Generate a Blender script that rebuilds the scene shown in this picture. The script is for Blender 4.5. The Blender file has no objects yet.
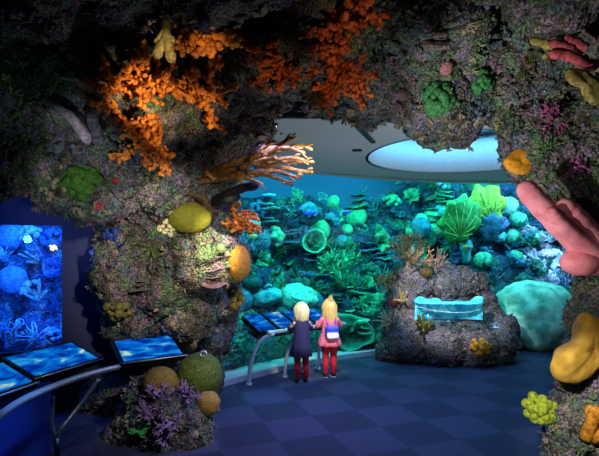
import bpy, bmesh, math, random
import numpy as np
from mathutils import Vector, Matrix
from mathutils.bvhtree import BVHTree

# ------------------------------------------------------------------ camera, world, lights, exposure
C = bpy.context.scene
COL = C.collection
F = 470.0; CX = 299.5; HY = 250.0; EYE = 1.86
cam_d = bpy.data.cameras.new('camera'); cam = bpy.data.objects.new('camera', cam_d); COL.objects.link(cam)
cam.location = (0, 0, EYE); cam.rotation_euler = (math.pi/2, 0, 0)
cam_d.sensor_width = 36; cam_d.lens = F/599*36; cam_d.shift_y = 22/599
C.camera = cam
C.view_settings.view_transform = 'Standard'; C.view_settings.look = 'None'
C.view_settings.gamma = 1; C.view_settings.use_curve_mapping = False
C.view_settings.exposure = 0.0
C.cycles.use_denoising = True
C.cycles.max_bounces = 6; C.cycles.transparent_max_bounces = 12
C.cycles.sample_clamp_indirect = 4
w = bpy.data.worlds.new('world'); C.world = w; w.use_nodes = True
w.node_tree.nodes['Background'].inputs[0].default_value = (0.6, 0.7, 0.9, 1)
w.node_tree.nodes['Background'].inputs[1].default_value = 0.012

def P(x, y, d):
    """point on the ray through a photo pixel at depth d"""
    return Vector(((x-CX)/F*d, d, EYE-(y-HY)/F*d))
def PZ(x, y, z):
    return P(x, y, F*(EYE-z)/(y-HY))

def area(name, loc, target, sx, sy, col, power, spread=180):
    l = bpy.data.lights.new(name, 'AREA'); l.shape = 'RECTANGLE'; l.size = sx; l.size_y = sy
    l.color = col; l.energy = power; l.spread = math.radians(spread)
    o = bpy.data.objects.new(name, l); COL.objects.link(o); o.location = loc
    o.rotation_euler = (Vector(target)-Vector(loc)).to_track_quat('-Z', 'Y').to_euler()
    return o
def spot(name, loc, target, angle, col, power, blend=0.7, r=0.05):
    l = bpy.data.lights.new(name, 'SPOT'); l.spot_size = math.radians(angle); l.spot_blend = blend
    l.color = col; l.energy = power; l.shadow_soft_size = r
    o = bpy.data.objects.new(name, l); COL.objects.link(o); o.location = loc
    o.rotation_euler = (Vector(target)-Vector(loc)).to_track_quat('-Z', 'Y').to_euler()
    return o

WARM = (1.0, 0.72, 0.42); NEUT = (1.0, 0.9, 0.75); COOL = (0.6, 0.8, 1.0)
# cave accent spots: warm ones on corals, some paler ones added to brighten rock
for x, y, d, ang, c, e, src in ((146, 98, 3.6, 18, WARM, 260, (-.2, 2.5, 2.3)), (192, 112, 4.0, 18, WARM, 170, (-.1, 2.5, 2.2)), (160, 128, 4.0, 14, WARM, 170, (-.1, 2.5, 2.2)),
        (165, 44, 3.5, 9, (1, .85, .6), 90, (-.4, 2.2, 2.3)), (208, 45, 3.5, 12, WARM, 90, (-.4, 2.2, 2.3)), (272, 68, 3.9, 15, WARM, 50, (.3, 1.8, 2.0)),
        (345, 14, 3.4, 17, WARM, 50, (.4, 1.5, 2.0)), (336, 66, 3.8, 15, WARM, 60, (.4, 1.5, 2.0)), (305, 160, 4.6, 16, (1, .82, .5), 480, (1.0, 3.3, 2.7)), (240, 170, 4.7, 18, WARM, 40, (.6, 3.0, 2.7)),
        (207, 268, 5.1, 22, (1.0, .85, .45), 800, (-.3, 3.7, 2.95)), (165, 262, 5.2, 42, NEUT, 420, (-.3, 2.4, 2.4)), (180, 405, 4.5, 24, (.95, .92, 1), 210, (.5, 2.6, 2.3)),
        (560, 130, 3.7, 56, (.95, .97, .88), 260, (-.3, 2.3, 1.5)), (590, 345, 3.6, 36, NEUT, 75, (.7, 1.5, 2.0)), (588, 425, 3.5, 26, (.95, .95, .9), 330, (.5, 1.6, 1.9)), (560, 230, 3.4, 30, (1, .9, .9), 22, (.2, 1.5, 2.0)), (445, 105, 4.1, 40, (.9, .97, 1), 150, (-.2, 2.2, 1.4)),
        (105, 195, 4.2, 40, (.9, .94, 1), 100, (-1, 2.2, 1.9)), (75, 118, 3.8, 16, (.9, .9, 1), 50, (-.9, 2.2, 2.0)), (20, 80, 3.4, 30, (.5, .9, .8), 9, (-.9, 2.2, 2.0))):
    spot('accent_spot', src, P(x, y, d), ang, c, e)
spot('accent_spot', (-.9, 2.4, 3.0), (-1.95, 3.9, .75), 26, (.8, .9, 1), 45)  # added cool spot for a highlight on the left rail
# island and girls
spot('accent_spot', (1.1, 5.2, 2.7), P(445, 302, 7.8), 32, (.95, .93, 1), 800, .5)
spot('accent_spot', (0.5, 4.8, 3.1), P(315, 330, 6.8), 20, (1, .95, .88), 600)
# room ambience
area('room_fill', (1.6, 5.2, 0.5), (1.6, 5.8, 3.0), 2.5, 1.5, (.85, .92, 1.0), 42)
area('floor_fill', (1.2, 5.6, 3.05), (1.2, 5.8, 0), 2.0, 1.5, (.08, .26, 1.0), 34)
area('floor_fill', (0, 4.7, 2.9), (-.1, 5.4, 0), 0.8, 0.8, (.42, .4, 1.0), 34, 100)
spot('blue_spot', (-.3, 5.0, 3.0), (-.45, 5.95, 0), 15, (.1, .35, 1.0), 150, 1.0)
# aquarium lamps overhead, plus added front spots on the room side
for X, Y, e, c in ((-1.3, 6.35, 70, (.06, .6, 1.0)), (-.55, 7.2, 75, (.05, .75, .85)), (0.5, 8.1, 90, (.06, .8, .62)), (1.9, 8.8, 90, (.06, .8, .6)),
                   (3.6, 9.15, 80, (.08, .62, .85)), (5.2, 9.2, 130, (.25, .7, 1.0))):
    area('tank_light', (X-.1, Y+.45, 3.7), (X-.4, Y+1.3, 0.5), 1.2, .5, c, e*1.0)
    spot('reef_front_fill', (X*.8+.3, Y-1.5, 3.12), (X-.1, Y+.8, 1.1), 75, c, e*1.05, 1.0, .15)  # added room-side spot, front-lights the reef through the glass
spot('reef_front_fill', (3.2, 7.6, 3.12), P(548, 258, 10), 20, (.6, .72, 1.0), 1100, 1.0, .1)  # added room-side spot that brightens the upper right reef
area('tank_light', (.6, 9.6, 3.7), (-.2, 10.6, 2.9), 3.0, .4, (.03, .3, .7), 22)  # added lamp: lit band on the back wall imitates a reflection
# blue coral window on the left, with added blue spots outside it
area('tank_light', (-3.35, 5.55, 2.45), (-3.6, 6.4, 1.0), 1.4, .5, (.02, .22, 1.0), 60)
area('tank_light', (-3.1, 5.5, 1.0), (-3.6, 6.6, 1.7), 1.2, .3, (.02, .25, 1.0), 16)
spot('blue_spot', (-1.5, 3.4, 1.9), (-2.6, 3.7, .3), 38, (.05, .25, 1.0), 75, .8)  # added spot, washes the console cabinet blue
spot('blue_spot', (-2.6, 4.4, 2.0), (-3.1, 5.3, 2.3), 120, (.04, .2, 1.0), 22, 1.0)  # added spot for the blue wash above the window
spot('blue_spot', (-2.3, 4.9, 2.0), (-2.3, 5.6, 1.2), 100, (.04, .2, 1.0), 7, 1.0)  # added spot tinting the dark wall beside the window

# ------------------------------------------------------------------ helpers
def tag(o, label=None, cat=None, group=None, kind=None):
    if label: o['label'] = label
    if cat: o['category'] = cat
    if group: o['group'] = group
    if kind: o['kind'] = kind
    return o
def empty(name, loc, label, cat, group=None):
    o = bpy.data.objects.new(name, None); COL.objects.link(o); o.location = loc
    o.empty_display_size = .05
    return tag(o, label, cat, group)

class G:
    """mesh collector"""
    def __init__(s): s.v = []; s.f = []; s.n = 0; s.mi = []
    def add(s, V, Fc, m=0):
        V = np.asarray(V, float).reshape(-1, 3)
        s.v.append(V); s.f += [tuple(i+s.n for i in f) for f in Fc]; s.mi += [m]*len(Fc); s.n += len(V)
    def tube(s, pts, rad, seg=7, tip=True, flat=1.0):
        pts = [Vector(p) for p in pts]; rad = list(rad)
        if tip:
            d = (pts[-1]-pts[-2]).normalized(); r = rad[-1]
            e = pts[-1]
            pts += [e+d*r*.55, e+d*r*.9]; rad += [r*.8, r*.35]
        V = []; up = Vector((.13, .27, 1)).normalized()
        if abs((pts[1]-pts[0]).normalized().dot(up)) > .9: up = Vector((1, .2, .1)).normalized()
        t0 = (pts[1]-pts[0]).normalized(); a = up.cross(t0).normalized()
        for i, p in enumerate(pts):
            t = (pts[min(i+1, len(pts)-1)]-pts[max(i-1, 0)]).normalized()
            a = (a-t*a.dot(t)).normalized(); b = t.cross(a)
            for k in range(seg):
                q = 2*math.pi*k/seg
                V.append(p+a*(math.cos(q)*rad[i])+b*(math.sin(q)*rad[i]*flat))
        Fc = []
        for i in range(len(pts)-1):
            for k in range(seg):
                k2 = (k+1) % seg
                Fc.append((i*seg+k, i*seg+k2, (i+1)*seg+k2, (i+1)*seg+k))
        Fc.append(tuple(reversed(range(seg)))); Fc.append(tuple((len(pts)-1)*seg+k for k in range(seg)))
        s.add([tuple(x) for x in V], Fc)
    def ball(s, c, r, lv=1, m=0):
        V, Fc = ICO[lv]; r = np.asarray(r if hasattr(r, '__len__') else (r, r, r), float)
        s.add(V*r+np.asarray(c, float), Fc, m)
    def box(s, c, h, R=None):
        V = np.array([(x, y, z) for x in (-1, 1) for y in (-1, 1) for z in (-1, 1)], float)*np.array(h)
        if R is not None: V = V @ np.array(R).T
        s.add(V+np.array(c), [(0, 1, 3, 2), (4, 6, 7, 5), (0, 4, 5, 1), (2, 3, 7, 6), (0, 2, 6, 4), (1, 5, 7, 3)])
    def arr(s): return np.concatenate(s.v) if s.v else np.zeros((0, 3))
    def build(s, name, mats, parent=None, loc=None, smooth=True, V=None):
        V = s.arr() if V is None else V
        me = bpy.data.meshes.new(name); me.from_pydata(V.tolist(), [], s.f)
        if not isinstance(mats, (list, tuple)): mats = [mats]
        for m in mats: me.materials.append(m)
        if len(mats) > 1: me.polygons.foreach_set('material_index', s.mi)
        if smooth: me.polygons.foreach_set('use_smooth', [True]*len(me.polygons))
        me.update()
        o = bpy.data.objects.new(name, me); COL.objects.link(o)
        if parent: o.parent = parent
        if loc is not None: o.location = loc
        return o
def _ico():
    out = {}
    for l in (1, 2, 3, 4):
        b = bmesh.new(); bmesh.ops.create_icosphere(b, subdivisions=l, radius=1)
        out[l] = (np.array([v.co[:] for v in b.verts]), [tuple(v.index for v in f.verts) for f in b.faces]); b.free()
    return out
ICO = _ico()
def basis(n):
    n = Vector(n).normalized(); u = Vector((0, 0, 1)) if abs(n.z) < .9 else Vector((1, 0, 0))
    a = u.cross(n).normalized(); b = n.cross(a)
    return np.array([a[:], b[:], n[:]]).T      # columns: side, up-ish, growth direction

# ---- numpy noise
def _h(i, j, k, s):
    x = (i*374761393+j*668265263+k*2147483647+s*144665) & 0xffffffff
    x = ((x ^ (x >> 13))*1274126177) & 0xffffffff
    x = ((x ^ (x >> 15))*2246822519) & 0xffffffff
    return ((x ^ (x >> 16)) & 0xffffff)/float(0xffffff)
def vnoise(p, s=0):
    i = np.floor(p).astype(np.int64); f = p-i; f = f*f*(3-2*f); r = 0
    for dx in (0, 1):
        for dy in (0, 1):
            for dz in (0, 1):
                wgt = (f[:, 0] if dx else 1-f[:, 0])*(f[:, 1] if dy else 1-f[:, 1])*(f[:, 2] if dz else 1-f[:, 2])
                r = r+wgt*_h(i[:, 0]+dx, i[:, 1]+dy, i[:, 2]+dz, s)
    return r*2-1
def fbm(p, o=4, s=0):
    r = 0; a = 1
    for k in range(o): r = r+a*vnoise(p*2**k, s+k*7); a *= .5
    return r
def worley(p, s=0):
    i = np.floor(p).astype(np.int64); best = np.full(len(p), 9.0)
    for dx in (-1, 0, 1):
        for dy in (-1, 0, 1):
            for dz in (-1, 0, 1):
                a, b, c = i[:, 0]+dx, i[:, 1]+dy, i[:, 2]+dz
                q = np.stack([a+_h(a, b, c, s+1), b+_h(a, b, c, s+2), c+_h(a, b, c, s+3)], 1)
                best = np.minimum(best, ((p-q)**2).sum(1))
    return np.sqrt(best)
def vnormals(me):
    n = np.empty(len(me.vertices)*3); me.vertices.foreach_get('normal', n); return n.reshape(-1, 3)
def coords(me):
    n = np.empty(len(me.vertices)*3); me.vertices.foreach_get('co', n); return n.reshape(-1, 3)
def knobble(me, amp=1.0, sc=1.0, seed=0, passes=((1.6, .13, 'f'), (3.4, .13, 'w'), (8.0, .07, 'w'), (18.0, .03, 'w'))):
    for fr, a, k in passes:
        p = coords(me); n = vnormals(me)
        q = p*fr/sc
        d = fbm(q, 3, seed) if k == 'f' else (.75-worley(q, seed))
        p = p+n*(d*a*amp)[:, None]
        me.vertices.foreach_set('co', p.ravel()); me.update()

# ---- materials
MATS = {}
def rgb(h):
    h = h.lstrip('#'); return tuple(((int(h[i:i+2], 16)/255+.055)/1.055)**2.4 if int(h[i:i+2], 16) > 10 else int(h[i:i+2], 16)/255/12.92 for i in (0, 2, 4))
def lk(nt, a, b): nt.links.new(a, b)
def base(name, rough=.7, spec=.3):
    m = bpy.data.materials.new(name); m.use_nodes = True; nt = m.node_tree; b = nt.nodes['Principled BSDF']
    b.inputs['Roughness'].default_value = rough; b.inputs['Specular IOR Level'].default_value = spec
    return m, nt, b
def plain(hexc, rough=.6, metal=0, spec=.4, name=None):
    k = ('plain', hexc, rough, metal)
    if k in MATS: return MATS[k]
    m, nt, b = base(name or 'plain_'+hexc, rough, spec); b.inputs['Metallic'].default_value = metal
    c = rgb(hexc); tc = nt.nodes.new('ShaderNodeTexCoord'); nz = nt.nodes.new('ShaderNodeTexNoise'); nz.inputs['Scale'].default_value = 30
    lk(nt, tc.outputs['Object'], nz.inputs['Vector'])
    mx = nt.nodes.new('ShaderNodeMix'); mx.data_type = 'RGBA'
    mx.inputs[6].default_value = (*[x*.85 for x in c], 1); mx.inputs[7].default_value = (*[min(1, x*1.1) for x in c], 1)
    lk(nt, nz.outputs['Fac'], mx.inputs[0]); lk(nt, mx.outputs[2], b.inputs['Base Color'])
    MATS[k] = m; return m
def coralmat(c1, c2=None, sc=40, bump=.5, rough=.75, pattern='noise', name=None):
    k = (c1, c2, sc, bump, pattern)
    if k in MATS: return MATS[k]
    m, nt, b = base(name or 'coral_'+c1, rough, .25)
    a1 = rgb(c1); a2 = rgb(c2) if c2 else tuple(x*.45 for x in a1)
    tc = nt.nodes.new('ShaderNodeTexCoord')
    if pattern == 'cell':
        t = nt.nodes.new('ShaderNodeTexVoronoi'); t.inputs['Scale'].default_value = sc; out = t.outputs['Distance']
    elif pattern == 'maze':
        t = nt.nodes.new('ShaderNodeTexNoise'); t.inputs['Scale'].default_value = sc; t.inputs['Detail'].default_value = 1; t.inputs['Distortion'].default_value = 2.2; out = t.outputs['Fac']
    else:
        t = nt.nodes.new('ShaderNodeTexNoise'); t.inputs['Scale'].default_value = sc; t.inputs['Detail'].default_value = 5; out = t.outputs['Fac']
    lk(nt, tc.outputs['Object'], t.inputs['Vector'])
    r = nt.nodes.new('ShaderNodeValToRGB'); lk(nt, out, r.inputs[0])
    lo, hi = (.05, .75) if pattern == 'cell' else (.35, .65)
    r.color_ramp.elements[0].position = lo; r.color_ramp.elements[1].position = hi
    r.color_ramp.elements[0].color = (*(a1 if pattern == 'cell' else a2), 1); r.color_ramp.elements[1].color = (*(a2 if pattern == 'cell' else a1), 1)
    lk(nt, r.outputs[0], b.inputs['Base Color'])
    bp = nt.nodes.new('ShaderNodeBump'); bp.inputs['Strength'].default_value = bump; bp.inputs['Distance'].default_value = .01
    if pattern == 'cell': bp.invert = True
    lk(nt, out, bp.inputs['Height']); lk(nt, bp.outputs[0], b.inputs['Normal'])
    MATS[k] = m; return m
def rockmat(name, cols, dark, patch=2.2, fine=14, bump=1.0):
    """mottled encrusted reef rock: big patches of growth colour, fine speckle, small pits"""
    m, nt, b = base(name, .85, .2); tc = nt.nodes.new('ShaderNodeTexCoord')
    def nz(scale, det=4, dist=0, off=0):
        mp = nt.nodes.new('ShaderNodeMapping'); mp.inputs['Location'].default_value = (off, off*.7, off*1.3); lk(nt, tc.outputs['Object'], mp.inputs[0])
        t = nt.nodes.new('ShaderNodeTexNoise'); t.inputs['Scale'].default_value = scale; t.inputs['Detail'].default_value = det; t.inputs['Distortion'].default_value = dist
        lk(nt, mp.outputs[0], t.inputs['Vector']); return t.outputs['Fac']
    cur = None
    r = nt.nodes.new('ShaderNodeValToRGB'); lk(nt, nz(fine, 6), r.inputs[0]); r.color_ramp.interpolation = 'LINEAR'
    r.color_ramp.elements[0].position = .32; r.color_ramp.elements[0].color = (*rgb(dark), 1)
    r.color_ramp.elements[1].position = .68; r.color_ramp.elements[1].color = (*rgb(cols[0]), 1)
    cur = r.outputs[0]
    for i, c in enumerate(cols[1:]):
        th = nt.nodes.new('ShaderNodeValToRGB'); e = th.color_ramp.elements
        e[0].position = .52; e[0].color = (0, 0, 0, 1); e[1].position = .62; e[1].color = (.9, .9, .9, 1)
        lk(nt, nz(patch*(1+.9*i), 7, .6, 5.3*(i+1)), th.inputs[0])
        mx = nt.nodes.new('ShaderNodeMix'); mx.data_type = 'RGBA'; lk(nt, th.outputs[0], mx.inputs[0]); lk(nt, cur, mx.inputs[6]); mx.inputs[7].default_value = (*rgb(c), 1)
        cur = mx.outputs[2]
    # fine dark speckle
    v = nt.nodes.new('ShaderNodeTexVoronoi'); v.inputs['Scale'].default_value = fine*3.2; lk(nt, tc.outputs['Object'], v.inputs['Vector'])
    mr = nt.nodes.new('ShaderNodeMapRange'); mr.inputs[1].default_value = .1; mr.inputs[2].default_value = .7; mr.inputs[3].default_value = 1.25; mr.inputs[4].default_value = .3
    lk(nt, v.outputs['Distance'], mr.inputs[0])
    mul = nt.nodes.new('ShaderNodeMix'); mul.data_type = 'RGBA'; mul.blend_type = 'MULTIPLY'; mul.inputs[0].default_value = 1
    lk(nt, cur, mul.inputs[6]); lk(nt, mr.outputs[0], mul.inputs[7]); lk(nt, mul.outputs[2], b.inputs['Base Color'])
    bp = nt.nodes.new('ShaderNodeBump'); bp.inputs['Strength'].default_value = bump; bp.inputs['Distance'].default_value = .03
    lk(nt, nz(fine*1.6, 8), bp.inputs['Height'])
    bp2 = nt.nodes.new('ShaderNodeBump'); bp2.inputs['Strength'].default_value = bump*.8; bp2.inputs['Distance'].default_value = .02; bp2.invert = True
    lk(nt, v.outputs['Distance'], bp2.inputs['Height']); lk(nt, bp.outputs[0], bp2.inputs['Normal']); lk(nt, bp2.outputs[0], b.inputs['Normal'])
    return m
M_ROCK = rockmat('cave_rock', ['#7a7266', '#8c8478', '#64805a', '#8c7488', '#566670'], '#171514')
M_ISLE = rockmat('island_rock', ['#7d7470', '#8d7f86', '#6c6a58', '#7c7480'], '#2c2828', 3)
M_REEF = rockmat('reef_rock', ['#1c4c66', '#1c7464', '#24507c', '#1e6a78', '#16305a'], '#061626', 1.6, 9)
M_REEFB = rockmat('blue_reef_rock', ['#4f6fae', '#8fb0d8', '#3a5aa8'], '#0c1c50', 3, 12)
CR = [coralmat(c, None, 60, .6) for c in ('#7a786c', '#857488', '#647a56', '#968a70', '#5c6874', '#74585f', '#4c5442', '#8e8850')]
def emis(name, col, st):
    m = bpy.data.materials.new(name); m.use_nodes = True; nt = m.node_tree; nt.nodes.clear()
    e = nt.nodes.new('ShaderNodeEmission'); o = nt.nodes.new('ShaderNodeOutputMaterial'); lk(nt, e.outputs[0], o.inputs[0])
    e.inputs[0].default_value = (*col, 1); e.inputs[1].default_value = st; return m
def glass(name, tint, refl=.06, rough=.02):
    m = bpy.data.materials.new(name); m.use_nodes = True; nt = m.node_tree; nt.nodes.clear()
    t = nt.nodes.new('ShaderNodeBsdfTransparent'); t.inputs[0].default_value = (*tint, 1)
    g = nt.nodes.new('ShaderNodeBsdfGlossy'); g.inputs['Roughness'].default_value = rough
    fw = nt.nodes.new('ShaderNodeLayerWeight'); fw.inputs[0].default_value = .5
    pw = nt.nodes.new('ShaderNodeMath'); pw.operation = 'POWER'; pw.inputs[1].default_value = 4; lk(nt, fw.outputs['Facing'], pw.inputs[0])
    lw = nt.nodes.new('ShaderNodeMath'); lw.operation = 'MULTIPLY_ADD'; lw.inputs[1].default_value = .5; lw.inputs[2].default_value = refl*.5; lk(nt, pw.outputs[0], lw.inputs[0])
    mx = nt.nodes.new('ShaderNodeMixShader'); o = nt.nodes.new('ShaderNodeOutputMaterial')
    lk(nt, lw.outputs[0], mx.inputs[0]); lk(nt, t.outputs[0], mx.inputs[1]); lk(nt, g.outputs[0], mx.inputs[2]); lk(nt, mx.outputs[0], o.inputs[0])
    return m
M_GLASS = glass('aquarium_glass', (.93, .99, .98)); M_ACR = glass('acrylic', (.85, .97, 1.0))
M_STEEL = plain('#dce0e4', .35, .6); M_BLACK = plain('#0b0c10', .45)

def struct(g, name, mat, **k): return tag(g.build(name, mat, **k), kind='structure')

# ------------------------------------------------------------------ setting
WALL = [(-1.95, 5.4), (-1.5, 5.95), (-1.05, 6.52), (-.35, 7.26), (.35, 7.85), (1.0, 8.25), (1.9, 8.65), (2.9, 8.92), (4.1, 9.05), (5.5, 9.05), (7.2, 8.7)]
def spline(pts, n=8):
    out = []; p = [pts[0]]+list(pts)+[pts[-1]]
    p = [Vector((*q, 0)) if len(q) == 2 else Vector(q) for q in p]
    for i in range(1, len(p)-2):
        for k in range(n):
            t = k/n; a, b, c, d = p[i-1:i+3]
            out.append(.5*((2*b)+(c-a)*t+(2*a-5*b+4*c-d)*t*t+(3*b-a-3*c+d)*t**3))
    out.append(p[-2].copy()); return out
WC = spline(WALL, 8)
def offset(c, d):       # away from the room
    out = []
    for i, p in enumerate(c):
        t = (c[min(i+1, len(c)-1)]-c[max(i-1, 0)]).normalized(); out.append(p+Vector((-t.y, t.x, 0))*d)
    return out
def ribbon(c, d0, d1, z0, z1):
    a, b = offset(c, d0), offset(c, d1); g = G(); V = []
    for p, q in zip(a, b): V += [(p.x, p.y, z0), (p.x, p.y, z1), (q.x, q.y, z1), (q.x, q.y, z0)]
    Fc = []
    for i in range(len(a)-1):
        for k in range(4): Fc.append((i*4+k, i*4+(k+1) % 4, i*4+4+(k+1) % 4, i*4+4+k))
    Fc += [(0, 1, 2, 3), tuple((len(a)-1)*4+k for k in (3, 2, 1, 0))]
    g.add(V, Fc); return g

# carpet-tile floor
m, nt, b = base('carpet_tiles', .75, .25)
tc = nt.nodes.new('ShaderNodeTexCoord'); mp = nt.nodes.new('ShaderNodeMapping'); lk(nt, tc.outputs['Object'], mp.inputs[0])
mp.inputs['Rotation'].default_value = (0, 0, math.radians(-20)); mp.inputs['Location'].default_value = (.31, .12, 0.25)
ck = nt.nodes.new('ShaderNodeTexChecker'); ck.inputs['Scale'].default_value = 1/.56; lk(nt, mp.outputs[0], ck.inputs['Vector'])
ck.inputs['Color1'].default_value = (.052, .055, .112, 1); ck.inputs['Color2'].default_value = (.030, .035, .075, 1)
nz = nt.nodes.new('ShaderNodeTexNoise'); nz.inputs['Scale'].default_value = 160; lk(nt, tc.outputs['Object'], nz.inputs['Vector'])
mx = nt.nodes.new('ShaderNodeMix'); mx.data_type = 'RGBA'; mx.blend_type = 'MULTIPLY'; mx.inputs[0].default_value = .5
lk(nt, ck.outputs[0], mx.inputs[6]); lk(nt, nz.outputs['Fac'], mx.inputs[7]); lk(nt, mx.outputs[2], b.inputs['Base Color'])
bp = nt.nodes.new('ShaderNodeBump'); bp.inputs['Strength'].default_value = .3; bp.inputs['Distance'].default_value = .004; lk(nt, nz.outputs['Fac'], bp.inputs['Height']); lk(nt, bp.outputs[0], b.inputs['Normal'])
g = G(); g.box((1, 5, -.05), (8, 7.5, .05)); struct(g, 'floor', m, smooth=False)
M_KERB = plain('#aeb6ba', .6)
struct(ribbon(WC, -.1, .3, 0, .08), 'trim_1', M_KERB, smooth=False)
CEIL = 3.2
struct(ribbon(WC, .22, .26, .08, CEIL), 'window_1', M_GLASS)
struct(ribbon(WC, .1, .28, CEIL-.03, CEIL), 'trim_2', plain('#9aa4aa', .5), smooth=False)

# ceiling with a round skylight opening
SKX, SKY, SKR = 2.46, 6.67, 1.47
OUT_ = offset(WC, .28)
g = G(); n = 192; V = []; ring = []
for k in range(n):
    a = 2*math.pi*k/n; ca, sa = math.cos(a), math.sin(a)
    t = min((7.0-SKX)/ca if ca > 1e-6 else (-2.2-SKX)/ca if ca < -1e-6 else 1e9, (4.8-SKY)/sa if sa < -1e-6 else 1e9)
    for p_, q_ in zip(OUT_[:-1], OUT_[1:]):
        ex, ey = q_.x-p_.x, q_.y-p_.y; den = ca*ey-sa*ex
        if abs(den) > 1e-9:
            tt = ((p_.x-SKX)*ey-(p_.y-SKY)*ex)/den; uu = ((p_.x-SKX)*sa-(p_.y-SKY)*ca)/den
            if tt > 0 and -.01 <= uu <= 1.01: t = min(t, tt)
    V += [(SKX+SKR*ca, SKY+SKR*sa, CEIL), (SKX+t*ca, SKY+t*sa, CEIL), (SKX+t*ca, SKY+t*sa, CEIL+.015), (SKX+SKR*ca, SKY+SKR*sa, CEIL+.015)]
Fc = []
for k in range(n):
    for j in range(4): Fc.append((k*4+j, k*4+(j+1) % 4, ((k+1) % n)*4+(j+1) % 4, ((k+1) % n)*4+j))
g.add(V, Fc); struct(g, 'ceiling', plain('#9aa2a6', .8), smooth=False)
def ringwall(r0, z0, z1, th=.03, r1=None):
    g = G(); V = []; r1 = r1 or r0
    for k in range(n):
        a = 2*math.pi*k/n
        for r, z in ((r0, z0), (r1, z1), (r1+th, z1), (r0+th, z0)): V.append((SKX+r*math.cos(a), SKY+r*math.sin(a), z))
    g.add(V, [(k*4+j, k*4+(j+1) % 4, ((k+1) % n)*4+(j+1) % 4, ((k+1) % n)*4+j) for k in range(n) for j in range(4)]); return g
struct(ringwall(SKR, CEIL, CEIL+.6, .04), 'trim_3', plain('#dfeaf0', .7))
struct(ringwall(SKR-.07, CEIL+.6, CEIL+.66, .14), 'trim_4', plain('#141c24', .7))
struct(ringwall(SKR, CEIL+.645, CEIL+1.5, .04), 'trim_5', plain('#dfeaf0', .7))
g = G(); V = [(SKX, SKY, CEIL+1.5)]+[(SKX+(SKR+.04)*math.cos(2*math.pi*k/n), SKY+(SKR+.04)*math.sin(2*math.pi*k/n), CEIL+1.5) for k in range(n)]
g.add(V, [(0, k+1, (k+1) % n+1) for k in range(n)]); struct(g, 'window_3', emis('daylight_panel', (.16, .6, 1.0), 5.0))
# dark slots and small lamp in the ceiling
for (x, y, l, nm) in ((366, 134, .8, 'a'), (357, 149.5, .12, 'b')):
    p = P(x, y, F*(CEIL-EYE)/(HY-y)); g = G()
    R = np.array(Matrix.Rotation(math.radians(69 if nm == 'a' else 5), 3, 'Z'))
    g.box((0, 0, -.012), (l/2, .03, .012), R)
    tag(g.build('ceiling_slot', M_BLACK, loc=(p.x, p.y, CEIL), smooth=False), 'long black slot light fitting set in the grey ceiling left of the skylight' if nm == 'a' else 'very short black slot in the grey ceiling, below the long slot', 'ceiling fitting')
p = P(274, 123.5, F*(CEIL-EYE)/(HY-123.5))
t = empty('ceiling_downlight', (p.x, p.y, CEIL), 'small round white lamp lit in the ceiling above the tan finger coral', 'lamp')
g = G(); g.tube([(0, 0, 0), (0, 0, -.03)], [.04, .04], 16, False); g.build('housing', M_BLACK, t)
g = G(); g.ball((0, 0, -.03), (.028, .028, .012), 2); g.build('bulb', emis('lamp_glow', (1, .97, .9), 9), t)

# tank interior shell
BACK = offset(WC, 2.1)
g = G(); V = []
for q in BACK: V += [(q.x, q.y, -.1), (q.x, q.y, 3.6)]
g.add(V, [(i*2, i*2+2, i*2+3, i*2+1) for i in range(len(BACK)-1)]); struct(g, 'wall_back', plain('#144a70', .9))  # blue strip showing over the reef stands in for a reflected band
g = G(); g.box((2, 8.3, 4.92), (9, 7.5, .04)); struct(g, 'unseen_lid', plain('#050608', .9), smooth=False)  # unseen black lid, added to keep world light out of the tank

# ------------------------------------------------------------------ rocks
def remesh_blobs(blobs, vox):
    g = G()
    for c, r in blobs: g.ball(c, r, 3)
    o = g.build('tmp', []); md = o.modifiers.new('r', 'REMESH'); md.mode = 'VOXEL'; md.voxel_size = vox; md.use_smooth_shade = True
    dg = bpy.context.evaluated_depsgraph_get(); dg.update()
    me = bpy.data.meshes.new_from_object(o.evaluated_get(dg)); bpy.data.objects.remove(o); return me
def bvh_of(me, loc=(0, 0, 0)):
    L = Vector(loc); return BVHTree.FromPolygons([v.co+L for v in me.vertices], [p.vertices[:] for p in me.polygons])
def rock(name, blobs, mat, vox=.025, amp=1, seed=0, parent=None, **k):
    me = remesh_blobs(blobs, vox); knobble(me, amp, 1, seed, **k)
    me.materials.clear(); me.materials.append(mat); me.polygons.foreach_set('use_smooth', [True]*len(me.polygons))
    me.name = name; o = bpy.data.objects.new(name, me); COL.objects.link(o)
    if parent: o.parent = parent
    return o
def PB(x, y, d, rpx): return (P(x, y, d), rpx*d/F)

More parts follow.
